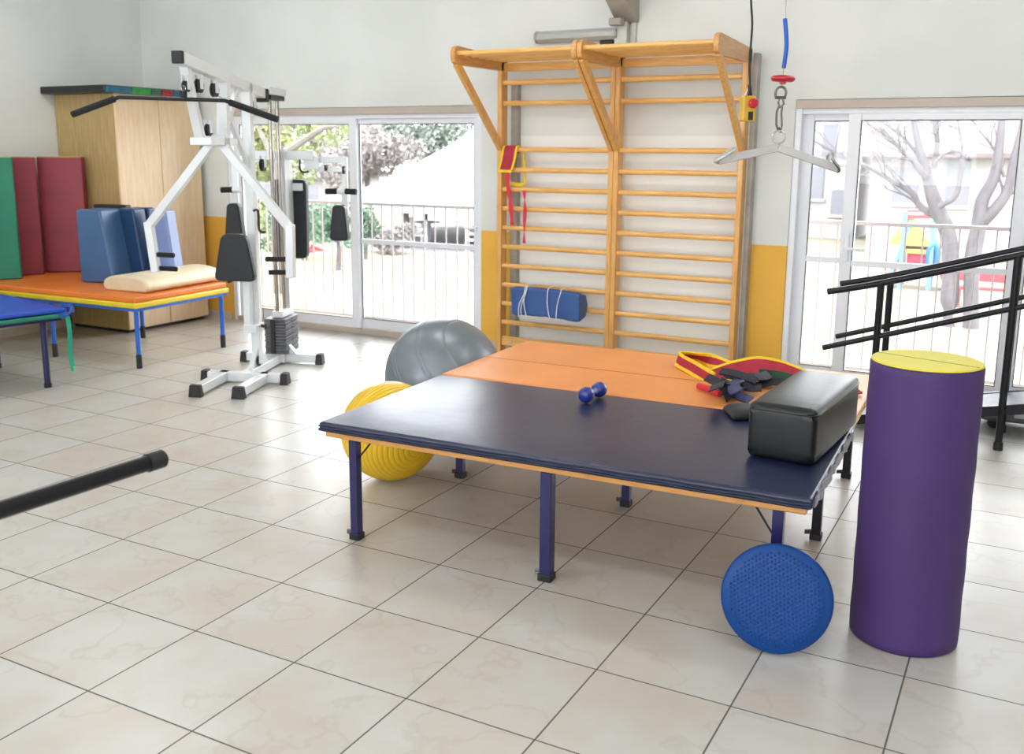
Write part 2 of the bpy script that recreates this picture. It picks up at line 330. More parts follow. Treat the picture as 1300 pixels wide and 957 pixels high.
# ------------------------------------------------------------------ outside
M_SLAB = mat('balcony_concrete', (.62, .58, .52), .8, var=.08, scale=5)
struct('balcony_slab', MB().bb(-8, 10, 5.09, 5.82, -.3, -.06), M_SLAB)
GZ = -1.8
M_GRASS = mat('dry_grass', (.19, .17, .13), .95, var=.2, scale=.5, col2=(.23, .205, .15), bump=.3, bscale=8)
gr = MB().bb(-90, 60, 5.9, 120, GZ-.4, GZ); struct('ground', gr, M_GRASS)
M_RAIL = mat('galvanised_railing', (.30, .27, .27), .45, var=.08, scale=10)
rl = thing('balcony_railing', 'pale metal balcony railing with thin upright bars outside the glass doors', 'railing', (0, 5.7, -.06))
MB().bb(-8, 10, -.02, .02, 1.195, 1.225).obj('top_rail', M_RAIL, rl, bev=.004)
MB().bb(-8, 10, -.015, .015, .05, .075).obj('bottom_rail', M_RAIL, rl)
bal = None
k = 0
for i in range(-36, 46):
    x = i*.125
    if -.9 < x < 1.6 or x < -4.3 or x > 4.8: continue
    if bal is None:
        bal = MB().bb(-.006, .006, -.006, .006, .075, 1.195).obj('baluster', M_RAIL, rl)
    else:
        bal = bal.copy(); COL.objects.link(bal); bal.parent = rl
    bal.location = (x, 0, 0)
def foliage(name, c, rad, n, leaf, m, label, cat='tree', group=None, trunk=None, seed=1):
    rnd = random.Random(seed); mb = MB(); c = Vector(c)
    blobs = [Vector((rnd.gauss(0, .45)*rad[0], rnd.gauss(0, .45)*rad[1], rnd.gauss(0, .42)*rad[2])) for _ in range(14)]
    for i in range(n):
        b = blobs[i % 14]; d = Vector((rnd.gauss(0, 1), rnd.gauss(0, 1), rnd.gauss(0, 1))).normalized()*rnd.uniform(.6, 1)
        p = b+Vector((d.x*rad[0], d.y*rad[1], d.z*rad[2]))*.42
        u = Vector((rnd.gauss(0, 1), rnd.gauss(0, 1), rnd.gauss(0, 1))).normalized(); v = u.cross(Vector((rnd.gauss(0, 1), rnd.gauss(0, 1), rnd.gauss(0, 1)))).normalized()
        s = leaf*rnd.uniform(.6, 1.3)
        mb.add([p-u*s, p+v*s*.45, p+u*s, p-v*s*.45], [(0, 1, 2, 3)])
    t = thing(name, label, cat, (c.x, c.y, GZ), 0, group)
    h = c.z-GZ
    mb.obj('foliage', m, t, loc=(0, 0, h))
    tr = MB(); R = .04*max(rad)+.05
    tr.tube([(0, 0, 0), (.05, 0, h*.5), (0, 0, h)], [R, R*.8, R*.5], 8)
    for q in range(5):
        a = q*1.3; tr.tube([(0, 0, h*.7), (math.cos(a)*rad[0]*.5, math.sin(a)*rad[1]*.5, h+rad[2]*.3)], [R*.45, R*.15], 6)
    tr.obj('trunk', M_BARK, t)
    return t
M_BARK = mat('grey_bark', (.11, .10, .108), .9, var=.25, scale=6, bump=.5, bscale=20, stretch=(1, 1, .3))
M_LEAFY = mat('yellow_green_leaves', (.20, .24, .09), .7, var=.25, scale=3)
M_LEAFG = mat('green_leaves', (.10, .17, .11), .7, var=.25, scale=3)
M_LEAFD = mat('grey_green_leaves', (.20, .23, .20), .7, var=.2, scale=3)
M_LEAFP = mat('dry_pinkish_twigs', (.26, .235, .23), .8, var=.25, scale=3)
foliage('leafy_tree', at(345, 168, 29), (3.3, 2.2, 2.3), 5200, .16, M_LEAFY, 'yellow green leafy tree behind the gym machine, through the left doors', seed=2)
foliage('leafy_tree', at(465, 190, 46), (3.3, 2.2, 2.1), 3600, .2, M_LEAFP, 'pinkish bare tree at the left foot of the pavilion roof', seed=3)
foliage('leafy_tree', at(545, 170, 53), (5.2, 2.4, 2.6), 5200, .2, M_LEAFD, 'grey green tree rising behind the pale pavilion roof', seed=4)
foliage('leafy_tree', at(415, 165, 61), (4.8, 3, 3.6), 3800, .2, M_LEAFD, 'pale green tree beyond the door mullion, left doors', seed=14)
foliage('garden_shrub', at(385, 285, 22), (1.2, 1.0, .72), 3400, .08, M_LEAFG, 'bright green shrub behind the railing, left of the door mullion', 'shrub', seed=5)
foliage('garden_shrub', at(428, 290, 20.5), (.8, .7, .55), 2400, .07, M_LEAFG, 'small green shrub beside the mullion behind the hanging machine pad', 'shrub', seed=15)
foliage('garden_shrub', at(463, 292, 23.3), (.45, .4, .72), 1800, .075, M_LEAFG, 'narrow green shrub just right of the door mullion', 'shrub', seed=6)
foliage('garden_shrub', at(494, 302, 25.2), (.95, .5, .6), 2600, .08, M_LEAFP, 'greyish dry round shrub beneath the pavilion eave', 'shrub', seed=7)
foliage('garden_shrub', at(525, 285, 44), (1.6, 1.0, 1.3), 2600, .11, M_LEAFG, 'dark green shrub seen under the middle of the pavilion eave', 'shrub', seed=8)
# bare branch tree beyond the left doors
def limbs(mb, pts, r, seed, Y, twigs=0, tl=1.0):
    P = [at(*p, Y+dy) if len(p) == 2 else at(p[0], p[1], Y+p[2]) for p, dy in zip(pts, [0]*len(pts))]
    P = smoothpath(P, 5); n = len(P); rs = [r[0]+(r[1]-r[0])*i/(n-1) for i in range(n)]
    mb.tube(P, rs, 10)
    rnd = random.Random(seed)
    for _ in range(twigs):
        i = rnd.randrange(n//4, n-1); d = (P[i+1]-P[i]).normalized(); q = P[i]; rr = max(.012, rs[i]*.35); L = tl*rnd.uniform(.5, 1.3)
        dirv = (d+Vector((rnd.gauss(0, .7), rnd.gauss(0, .7), rnd.gauss(.25, .6)))).normalized()
        pts2 = [q]
        for s in range(4): dirv = (dirv+Vector((rnd.gauss(0, .25), rnd.gauss(0, .25), rnd.gauss(.06, .25)))).normalized(); pts2.append(pts2[-1]+dirv*L*.3)
        mb.tube(pts2, [rr, rr*.8, rr*.6, rr*.4, rr*.2], 5)
        for e in range(2):
            d2 = (dirv+Vector((rnd.gauss(0, .7), rnd.gauss(0, .7), rnd.gauss(0, .7)))).normalized(); mb.tube([pts2[2+e], pts2[2+e]+d2*L*.35, pts2[2+e]+d2*L*.6+Vector((0, 0, .1))], [rr*.4, rr*.25, rr*.1], 4)
b0 = MB()
g = at(350, 255, 16); g.z = GZ
b0.tube(smoothpath([g, at(352, 240, 16), at(358, 200, 16), at(372, 187, 16), at(395, 172, 16), at(412, 162, 16), at(428, 160, 16)], 5), [.16-.0038*i for i in range(31)], 8)
limbs(b0, [(352, 235), (345, 200), (332, 170), (320, 150)], (.10, .03), 3, 16, 6, .8)
limbs(b0, [(385, 180), (372, 172), (358, 160), (346, 150)], (.035, .012), 4, 16, 6, .6)
limbs(b0, [(370, 188), (395, 178), (420, 183), (436, 184)], (.03, .01), 5, 16, 6, .6)
tag(b0.obj('bare_tree', mat('pale_bark', (.13, .115, .10), .9, var=.2, scale=8)), 'bare pale tree with a forked branch behind the machine, left doors', 'tree')
# the big bare tree outside the right doors: two stems from one foot
TY = 19.5
b1 = MB()
g1 = at(1205, 392, TY); g1.z = GZ-.05; g2 = at(1236, 388, TY); g2.z = GZ-.05
b1.tube(smoothpath([g1, at(1206, 370, TY), at(1207, 330, TY), at(1203, 295, TY), at(1190, 265, TY), at(1180, 235, TY), at(1172, 205, TY), at(1163, 170, TY), at(1158, 135, TY)], 4), [0.160, 0.113, 0.094, 0.188, 0.181, 0.174, 0.172, 0.169, 0.167, 0.164, 0.162, 0.160, 0.160, 0.160, 0.155, 0.155, 0.150, 0.150, 0.146, 0.136, 0.127, 0.117, 0.108, 0.099, 0.094, 0.085, 0.080, 0.075, 0.070, 0.066, 0.061, 0.056, 0.052], 14)
b1.tube(smoothpath([g2, at(1233, 360, TY), at(1236, 320, TY), at(1243, 285, TY), at(1247, 255, TY), at(1262, 225, TY), at(1268, 190, TY), at(1272, 150, TY), at(1272, 120, TY)], 4), [0.169, 0.160, 0.155, 0.150, 0.150, 0.150, 0.155, 0.155, 0.160, 0.160, 0.155, 0.155, 0.150, 0.146, 0.141, 0.136, 0.132, 0.127, 0.122, 0.117, 0.113, 0.103, 0.099, 0.094, 0.089, 0.085, 0.080, 0.075, 0.070, 0.066, 0.061, 0.056, 0.052], 14)
limbs(b1, [(1247, 282), (1266, 262), (1280, 240), (1287, 205), (1298, 160), (1306, 120)], (0.132, 0.055), 11, TY, 8, 1.2)
limbs(b1, [(1197, 275, .1), (1180, 270, .2), (1165, 258, .3), (1158, 245, .3), (1130, 228, .4), (1098, 210, .4), (1060, 193, .5), (1025, 174, .5)], (0.094, 0.019), 12, TY, 18, 1.2)
limbs(b1, [(1176, 225, -.1), (1160, 205, -.2), (1140, 185, -.3), (1120, 168, -.3), (1100, 155, -.3)], (0.077, 0.022), 13, TY, 16, 1.3)
limbs(b1, [(1172, 205, .1), (1150, 178, .2), (1128, 160, .2), (1105, 145, .2)], (0.044, 0.017), 14, TY, 12, 1.2)
limbs(b1, [(1192, 262), (1212, 250), (1219, 225), (1222, 197), (1216, 192), (1204, 194), (1190, 203), (1178, 222)], (0.061, 0.017), 15, TY-.3, 3, .6)
limbs(b1, [(1222, 197), (1220, 175), (1215, 150), (1205, 125)], (0.028, 0.008), 16, TY-.3, 14, .9)
limbs(b1, [(1186, 215), (1190, 180), (1186, 150), (1190, 120)], (0.066, 0.028), 17, TY, 14, 1.1)
limbs(b1, [(1275, 225), (1262, 190), (1243, 165), (1228, 140)], (0.033, 0.008), 18, TY, 10, 1.0)
tag(b1.obj('bare_tree', M_BARK), 'large bare grey tree with two thick stems outside the right doors', 'tree')
# pavilion with its conical pale roof
PY = 33
pc = at(645, 255, PY); ev = at(600, 258, PY-7).z; ap = 3.0
ev = at(520, 258, PY-3).z
pv = thing('pavilion', 'round open garden pavilion with a pale conical roof beyond the left doors', 'pavilion', (pc.x, PY, GZ))
eh = ev-GZ
prof = [(0, eh+3.75), (.25, eh+3.65), (2.2, eh+2.35), (4.6, eh+1.05), (7.0, eh+.05), (7.05, eh-.08), (6.8, eh-.05), (4.5, eh+.8), (0, eh+3.2)]
MB().lathe(prof, seg=48).obj('roof', mat('pale_thatch', (.32, .315, .31), .9, var=.10, scale=6, bump=.5, bscale=14), pv, smooth=60)
for q in range(10):
    a = q*2*PI/10+.2; MB().tube([(math.cos(a)*6.3, math.sin(a)*6.3, 0), (math.cos(a)*6.3, math.sin(a)*6.3, eh+.15)], .11, 10).obj('post', M_BARK, pv)
MB().lathe([(0, .04), (7.3, .04), (7.4, 0), (7.4, -.05)], seg=48).obj('paved_base', mat('grey_paving', (.30, .29, .30), .8, var=.1, scale=3), pv)
def garden_chair(p, rz, label, tilt=0):
    mb = MB(); mb.box((0, 0, .44), (.5, .48, .04)).box((0, .24, .72), (.5, .04, .55))
    for x in (-.24, .24):
        for y in (-.22, .24): mb.beam((x, y, 0), (x*.95, y, .44), .05, .05)
        mb.beam((x, -.2, .64), (x, .25, .66), .06, .04).beam((x, -.2, .44), (x, -.2, .64), .04, .04)
    o = mb.obj('garden_chair', mat('white_plastic', (.8, .8, .8), .4, var=.02), None, bev=.01); o.location = p; o.rotation_euler = (tilt, 0, rz)
    tag(o, label, 'chair', 'white plastic garden chairs by the pavilion')
def gpt(px, Y): p = at(px, 300, Y); p.z = GZ+.04; return p
for px, Y, rz, lb in ((470, 26.5, .6, 'white plastic garden chair by the shrub right of the mullion'), (484, 27.5, 2.4, 'white plastic garden chair, second one from the mullion'),
                      (524, 28, 1.2, 'white plastic garden chair in the middle under the pavilion'), (533, 27.2, -1.0, 'white plastic garden chair facing the middle chair under the pavilion'), (602, 26.6, 1.9, 'white plastic garden chair at the right edge of the left doors')):
    garden_chair(gpt(px, Y), rz, lb)
tb = thing('garden_table', 'grey round garden table under the pavilion, beside the slim post', 'table', gpt(541, 29.5))
MB().lathe([(0, .74), (.55, .74), (.55, .70), (0, .70)], seg=24).obj('tabletop', mat('bluish_plastic', (.36, .40, .48), .5), tb)
MB().tube([(0, 0, 0), (0, 0, .7)], .2, 12).obj('pedestal', mat('bluish_plastic', (.36, .40, .48), .5), tb)
# garden slide, left doors
sl = thing('slide', 'small red garden slide on the lawn, left of the door mullion', 'slide', (0, 0, 0))
M_RED = mat('red_plastic', (.40, .06, .07), .4, var=.06); M_LB = mat('light_blue_plastic', (.12, .22, .30), .4); M_YEL = mat('yellow_plastic', (.36, .27, .08), .4, var=.04); M_MAR = mat('maroon_plastic', (.36, .05, .09), .5)
SY = 24; a = at(388, 356, SY); a.z = GZ+.05; b = at(420, 333, SY+.5)
d = (b-a); sd = Vector((0, 1, 0)).cross(d).cross(d).normalized()
MB().ribbon([a+(b-a)*t+Vector((0, 0, .05*math.sin(t*6))) for t in [i/8 for i in range(9)]], [Vector((.12, .55, 0))]*9, .06).obj('chute', M_RED, sl)
for sy in (-.28, .28): MB().beam(a+Vector((.0, sy, .10)), b+Vector((0, sy, .10)), .04, .22).obj('side_wall', M_RED, sl)
MB().beam((b.x+.05, b.y-.2, GZ), (b.x+.0, b.y-.2, b.z+.25), .06, .06).beam((b.x+.05, b.y+.2, GZ), (b.x, b.y+.2, b.z+.25), .06, .06).beam((b.x+.5, b.y-.2, GZ), (b.x+.05, b.y-.2, b.z), .06, .06).obj('ladder', M_LB, sl)
# play set, right doors
ps = thing('play_set', 'colourful garden play set with red slides and yellow roof outside the right doors', 'play set', (0, 0, 0))
QY = 25
def q(px, py, dy=0): return at(px, py, QY+dy)
def down(p): return Vector((p.x, p.y, GZ))
for px, dy in ((1150, 0), (1187, 0), (1152, 1.2), (1189, 1.2)):
    tp = q(px, 268, dy); MB().beam(down(tp), tp, .12, .12).obj('post', M_LB, ps)
MB().beam(q(1150, 275), q(1187, 275), .1, .1).beam(q(1152, 268, 0), q(1182, 268, 0), .07, .05).obj('top_bar', M_RED, ps)
tp = q(1160, 276, .6); MB().prism([(-.55, 0), (.55, 0), (0, .8)], (0, 1.1, 0), (tp.x, QY, q(1160, 312).z)).obj('gable_roof', M_YEL, ps)
MB().box(q(1168, 317, .6), (.9, 1.1, .12)).obj('platform', M_YEL, ps)
MB().box(q(1168, 332, .2), (.65, .08, .5)).obj('panel', M_MAR, ps)
for (x0, y0, x1, y1) in ((1148, 318, 1118, 350), (1186, 310, 1210, 338)):
    A = q(x0, y0, .5); B = down(q(x1, y1, .5)); B.z += .05
    MB().ribbon([A, A.lerp(B, .33)-Vector((0, 0, .12)), A.lerp(B, .66)-Vector((0, 0, .16)), B], Vector((0, .55, 0)), .12).obj('slide_chute', M_RED, ps)
MB().beam(q(1180, 285), down(q(1215, 350)), .09, .09).beam(q(1158, 280), down(q(1125, 350)), .08, .08).obj('brace', M_LB, ps)
MB().tube(smoothpath([q(1178, 338), q(1180, 318), q(1186, 311), q(1190, 318), q(1189, 338)], 4), .07, 8).obj('handrail', mat('blue_plastic', (.02, .12, .45), .4), ps)
bn = thing('garden_bench', 'red garden bench on the lawn right of the big bare tree', 'bench', gpt(1258, 22.5))
MB().box((0, 0, .42), (1.3, .4, .06)).obj('seat', M_RED, bn); MB().box((0, .2, .7), (1.3, .05, .3)).obj('backrest', M_RED, bn)
for x in (-.55, .55): MB().box((x, 0, .2), (.08, .38, .4)).obj('leg', M_RED, bn)
# houses beyond
M_HW = mat('pale_house_wall', (.34, .325, .325), .9, var=.04, scale=1); M_HR = mat('faded_roof_tiles', (.16, .13, .13), .9, var=.15, scale=3); M_HG = mat('dark_window', (.16, .16, .19), .4)
def house(name, label, px0, px1, ptop, Y, depth, wins, roofh, over=.5):
    A = at(px0, ptop, Y); B = at(px1, ptop, Y); t = thing(name, label, 'house', ((A.x+B.x)/2, Y, GZ)); W = B.x-A.x; H = (A.z+B.z)/2-GZ
    MB().bb(-W/2, W/2, 0, depth, 0, H).obj('wall', M_HW, t)
    MB().prism([(-over, H-.05), (depth/2, H+roofh), (depth+over, H-.05), (depth+over, H-.2), (-over, H-.2)], (W+2*over, 0, 0), (-W/2-over, 0, 0), (0, 1, 0), (0, 0, 1)).obj('roof', M_HR, t)
    for (wx, wy, ww, wh) in wins:
        c = at(wx, wy, Y); x = c.x-(A.x+B.x)/2; z = c.z-GZ
        f = MB().box((x, -.03, z), (ww, .1, wh)).obj('window', M_HG, t)
        MB().bb(x-ww/2-.1, x+ww/2+.1, -.14, 0, z-wh/2-.12, z-wh/2).obj('window_sill', M_HW, f)
    return t
house('house', 'pale house with small dark windows at the left of the right doors', 985, 1096, 136, 40, 9, [(1070, 182, 1.6, 1.5), (1033, 232, .8, 1.3), (1068, 257, .8, 1.0)], 1.8)
house('house', 'low pale house with a faded tiled roof behind the large bare tree', 1108, 1330, 192, 34, 9, [(1216, 230, .7, 1.6), (1150, 235, .8, 1.2)], 2.2, .8)
house('house', 'white house behind the shrubs at the left of the left doors', 250, 392, 222, 50, 8, [(395, 248, 1.2, 1.2), (345, 245, 1.2, 1.2)], 2.0)
shm = MB().bb(3.30, 3.34, 5.055, 5.085, 1.0, 1.73).bb(4.06, 4.10, 5.055, 5.085, 1.0, 1.73)
for i in range(26): shm.box((3.70, 5.07, 1.015+i*.028), (.72, .03, .006), Matrix.Rotation(.9, 3, 'X'))
shm.obj('louvred_shutter', mat('blue_grey_louvre', (.035, .05, .06), .5, var=.1), door_root)
# ------------------------------------------------------------------ cabinet with its top
CX0, CX1, CY0, CY1 = XL+.01, -3.88, 3.835, 4.81
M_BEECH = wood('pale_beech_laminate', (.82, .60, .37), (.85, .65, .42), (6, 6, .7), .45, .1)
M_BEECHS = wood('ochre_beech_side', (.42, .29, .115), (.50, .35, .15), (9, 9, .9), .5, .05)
cab = thing('wardrobe', 'tall beech wardrobe with plain doors standing in the left corner', 'cabinet', (CX1, CY0, 0))
cw, ch = CY1-CY0, 2.15
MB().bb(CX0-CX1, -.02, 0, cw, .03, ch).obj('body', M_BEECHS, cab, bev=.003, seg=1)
MB().bb(CX0-CX1+.02, -.05, .02, cw-.02, 0, .03).obj('plinth', M_BLACK, cab)
for y0, y1 in ((0.0, cw/2-.004), (cw/2+.004, cw)):
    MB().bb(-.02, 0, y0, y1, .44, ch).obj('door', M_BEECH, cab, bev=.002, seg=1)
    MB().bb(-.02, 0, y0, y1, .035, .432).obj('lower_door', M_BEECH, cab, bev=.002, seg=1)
tag(MB().bb(CX0-.0, CX1+.04, CY0-.14, CY1-.06, 0, .065).obj('foam_mat', M_VINYLB, None, bev=.012, loc=(0, 0, ch)), 'flat black mat lying on top of the tall beech wardrobe', 'mat')
bx = [((.03, .14, .22), .26, 'blue'), ((.03, .30, .07), .22, 'green'), ((.04, .16, .09), .12, 'dark green'), ((.35, .03, .05), .13, 'red'), ((.03, .25, .55), .09, 'blue')]
# folded bands along the wardrobe top, one behind the other
y = CY0-.13
for (c, L, nm), lab in zip(bx, ('teal folded exercise band at the near end of the wardrobe top', 'bright green folded band on the wardrobe top, second of the row', 'dark green folded band on the wardrobe top between green and red', 'red folded band on the wardrobe top behind the machine frame', 'blue folded band at the far end of the wardrobe top')):
    mb = MB()
    for j in range(3): mb.bb(CX1+.043, CX1+.075, y+.004+j*.002, y+L-.004-j*.002, ch+.002+j*.018, ch+.018+j*.018)
    mb.bb(CX1+.04, CX1+.043, y+.004, y+L-.004, ch, ch+.055)
    tag(mb.obj('exercise_band', mat(nm.replace(' ', '_')+'_band', c, .6, var=.3, scale=25), None, bev=.006, seg=2), lab, 'exercise band', 'folded bands on the wardrobe')
    y += L
# ------------------------------------------------------------------ tables
def leg(parent, x, y, h, w, m, mfoot, name='leg', round_=False, footh=.03):
    if round_:
        o = MB().tube([(x, y, footh*.5), (x, y, h)], w/2, 14).obj(name, m, parent)
        MB().lathe([(0, 0), (w/2+.004, 0), (w/2+.004, footh*.9), (w/2+.001, footh), (0, footh)], (x, y, 0), seg=16).obj('rubber_foot', mfoot, o)
    else:
        o = MB().box((x, y, h/2+.01), (w, w, h-.02)).obj(name, m, parent, bev=.004, seg=2)
        MB().box((x, y, footh/2), (w+.010, w+.010, footh)).obj('rubber_foot', mfoot, o, bev=.004, seg=2)
    return o
# big low treatment table (navy and orange mats on it)
TR = math.radians(2.0)
tab = thing('treatment_table', 'large low treatment table with indigo steel legs under navy and orange mats', 'table', (.735, .925, 0), TR)
MB().bb(.01, 2.05, .008, 2.07, .452, .474).obj('tabletop', M_PLY, tab, bev=.003, seg=1)
fr = MB()
for y in (.14, 1.0, 1.90): fr.bb(.14, 1.95, y, y+.04, .42, .452)
for x in (.17, 1.0, 1.89): fr.bb(x, x+.04, .18, 1.90, .42, .452)
fr.obj('under_frame', M_BLKPAINT, tab)
for i, x in enumerate((.15, 1.065, 1.955)):
    for j, y in enumerate((.028, .96, 1.90)):
        w_ = .048 if (i, j) == (1, 0) else .040
        lg = leg(tab, x, y, .452, w_, M_PURPLEP if j == 0 else M_BLKPAINT if i == 2 else M_PURPLEP, M_BLACK)
        MB().tube([(x, y, .03), (x-.05, y+.0, .02)], .006, 6).tube([(x, y, .04), (x-.05, y, .03)], .006, 6).obj('adjusting_screw', M_DSTEEL, lg)
MB().tube([(.17, .03, .375), (.235, .03, .452)], .004, 8).obj('brace', M_BLKPAINT, tab)
MB().tube([(1.94, .03, .35), (1.87, .03, .452)], .004, 8).obj('brace', M_BLKPAINT, tab)
def padded(name, x0, x1, y0, y1, z0, z1, m, parent, bev, puff=.006, nx=16, ny=10):
    "upholstered slab: gently crowned top, rounded edges"
    vs = []; fs = []; rnd = random.Random(int(x1*100)+3)
    for j in range(ny+1):
        for i in range(nx+1):
            u = i/nx; v = j/ny; h = puff*(1-(2*u-1)**6)*(1-(2*v-1)**6)+rnd.uniform(-1, 1)*puff*.12*(0 < i < nx and 0 < j < ny)
            vs.append((x0+(x1-x0)*u, y0+(y1-y0)*v, z1-puff+h))
    n = len(vs); idx = lambda i, j: j*(nx+1)+i
    for j in range(ny):
        for i in range(nx): fs.append((idx(i, j), idx(i+1, j), idx(i+1, j+1), idx(i, j+1)))
    rim = [idx(i, 0) for i in range(nx+1)]+[idx(nx, j) for j in range(1, ny+1)]+[idx(i, ny) for i in range(nx-1, -1, -1)]+[idx(0, j) for j in range(ny-1, 0, -1)]
    bot = []
    for r in rim: bot.append(len(vs)); vs.append((vs[r][0], vs[r][1], z0))
    for k in range(len(rim)):
        k2 = (k+1) % len(rim); fs.append((rim[k], bot[k], bot[k2], rim[k2]))
    fs.append(tuple(bot))
    return MB().add(vs, fs).obj(name, m, parent, bev=bev, seg=4, smooth=50)
nm = thing('exercise_mat', 'navy blue vinyl mat on the front half of the treatment table', 'mat', (.735, .925, .474), TR)
padded('cushion', -.012, 2.072, -.012, 1.035, 0.002, .052, M_NAVYV, nm, .014)
pt = [( -.008+2.072*i/40, -.012+.0022*math.sin(i*1.9), .014+.002*math.sin(i*1.1)) for i in range(41)]
MB().tube(pt, .006, 8).tube([(x, y-.002, z+.017) for x, y, z in pt], .0035, 6).obj('piping', mat('dark_navy_piping', (.007, .013, .035), .4, spec=.35), nm)
fold = MB()
fold.ribbon([(2.074+.004*math.sin(i*2.1), .03+i*.0335, .022+.006*math.sin(i*1.3)) for i in range(30)], [Vector((.004*math.cos(i), 0, .038)) for i in range(30)], .006)
fold.obj('side_fold', mat('silvery_vinyl', (.20, .20, .27), .3, var=.3, scale=12, bump=.4, bscale=30), nm)
om = thing('exercise_mat', 'orange vinyl mat on the rear half of the treatment table by the wall bars', 'mat', (.735, .925, .474), TR)
MB().bb(-.01, 2.055, 1.045, 2.085, 0.002, .02).obj('yellow_layer', M_YELLOWV, om, bev=.006, seg=2)
oc = padded('cushion', -.012, 2.06, 1.04, 2.09, .02, .056, M_ORANGEV, om, .012)
MB().ribbon([(-.005, 1.50, .0562), (.5, 1.495, .0572), (1.0, 1.49, .0572), (1.5, 1.49, .0572), (2.05, 1.485, .0562)], Vector((0, .004, 0)), .001).obj('seam', mat('dark_orange_thread', (.45, .15, .04), .7), om)
ZM = .474+.052
# black block cushion
bk = thing('block_cushion', 'thick black vinyl block cushion on the right end of the navy mat', 'cushion', (2.630, 1.675, ZM), math.radians(-3.5))
def bulge_box(name, hx, hy, z0, z1, b_, m, parent, bev, n=10):
    vs = []; fs = []; hz2 = (z1-z0)/2; cz = (z0+z1)/2; idx = {}
    def V(i, j, k):
        if (i, j, k) not in idx:
            u, v, w_ = 2*i/n-1, 2*j/n-1, 2*k/n-1
            fu = (1-v**4)*(1-w_**4); fv = (1-u**4)*(1-w_**4); fw = (1-u**4)*(1-v**4)
            idx[(i, j, k)] = len(vs); vs.append((u*hx+(b_*fu*u if abs(u) == 1 else 0), v*hy+(b_*fv*v if abs(v) == 1 else 0), cz+w_*hz2+(b_*fw*w_ if w_ == 1 else 0)))
        return idx[(i, j, k)]
    for a in range(n):
        for b2 in range(n):
            for e in (0, n):
                fs.append((V(e, a, b2), V(e, a+1, b2), V(e, a+1, b2+1), V(e, a, b2+1))); fs.append((V(a, e, b2), V(a+1, e, b2), V(a+1, e, b2+1), V(a, e, b2+1))); fs.append((V(a, b2, e), V(a+1, b2, e), V(a+1, b2+1, e), V(a, b2+1, e)))
    return MB().add(vs, fs).obj(name, m, parent, bev=bev, seg=5, smooth=60)
bulge_box('cushion', .130, .345, .001, .218, .009, M_VINYLB, bk, .03)
sm_ = .207; rr_ = []
for (x0_, y0_, a0_) in ((.098, .315, 0), (-.098, .315, PI/2), (-.098, -.315, PI), (.098, -.315, 1.5*PI)):
    for k_ in range(6): rr_.append((x0_+.036*math.cos(a0_+k_*PI/10), y0_+.034*math.sin(a0_+k_*PI/10), .194))
MB().tube(rr_, .0028, 6, closed=True).obj('piping', M_VINYLB, bk)
# dumbbell
dbm = mat('royal_blue_vinyl', (.012, .03, .26), .28, var=.08, scale=8, coat=.3)
da = Vector((1.605, 1.77, ZM+.040)); dd = Vector((.10, .995, 0)).normalized()
db = thing('dumbbell', 'small royal blue dumbbell lying where the navy and orange mats meet', 'dumbbell', (1.612, 1.84, ZM))
C0 = Vector((0, 0, .038))
for s_ in (-1, 1):
    MB().lathe([(0, -.034), (.020, -.033), (.033, -.022), (.037, -.006), (.037, .006), (.033, .022), (.020, .033), (0, .034)], C0+dd*.062*s_, dd, 28).obj('weight_head', dbm, db)
MB().tube([C0-dd*.034, C0, C0+dd*.034], [.015, .0135, .015], 16).obj('handle', mat('pale_worn_blue', (.28, .32, .55), .35, var=.2, scale=20), db)
# harness of red and yellow webbing on the orange mat
M_REDW = mat('maroon_webbing', (.40, .018, .045), .75, var=.12, scale=30, bump=.2, bscale=120); M_YELW = mat('yellow_binding', (.86, .58, .02), .7, var=.08, scale=30)
M_DKW = mat('dark_strap', (.018, .02, .035), .7, var=.25, scale=30, bump=.3, bscale=60); M_GRNW = mat('dark_green_strap', (.012, .06, .03), .7, var=.2)
ZO = ZM+.006
def band(pts, wv, root, w, names=('band', 'binding'), mats=(M_REDW, M_YELW), th=.005):
    P = smoothpath(pts, 6); n = len(P); W = []
    for i in range(n):
        k = i/(n-1)*(len(wv)-1); a = int(min(k, len(wv)-2)); W.append(Vector(wv[a]).lerp(Vector(wv[a+1]), k-a).normalized()*w)
    o = MB().ribbon(P, W, th).obj(names[0], mats[0], root, smooth=60)
    for s_ in (-1, 1):
        MB().ribbon([p+W[i]*.5*s_ for i, p in enumerate(P)], [x.normalized()*.018 for x in W], th+.004).obj(names[1], mats[1], o, smooth=60)
    return o
hz_ = thing('therapy_harness', 'red walking harness with yellow edges lying on the orange mat', 'harness', (0, 0, 0))
band([(2.02, 2.42, ZO+.02), (1.86, 2.58, ZO+.035), (1.74, 2.72, ZO+.036), (1.715, 2.80, ZO+.038), (1.79, 2.86, ZO+.036), (1.95, 2.80, ZO+.025), (2.05, 2.78, ZO+.015)], [(.2, .2, 1), (.3, .2, 1), (.5, .1, .8), (.2, -.6, 1), (.1, -.8, .8), (.3, .7, .4), (.3, .8, .2)], hz_, .06)
band([(1.99, 2.50, ZO+.02), (2.06, 2.60, ZO+.035), (2.16, 2.68, ZO+.055), (2.28, 2.70, ZO+.05), (2.40, 2.68, ZO+.03), (2.47, 2.68, ZO+.012)], [(-.4, .8, .3), (-.3, .8, .55), (-.1, .8, .6), (0, .9, .5), (.1, 1, .3), (.1, 1, .1)], hz_, .125)
band([(2.62, 2.55, ZO+.012), (2.67, 2.60, ZO+.01), (2.705, 2.55, ZO+.008)], [(.2, 1, 0), (.4, 1, 0)], hz_, .04, ('strap', 'edge'), (M_REDW, M_REDW))
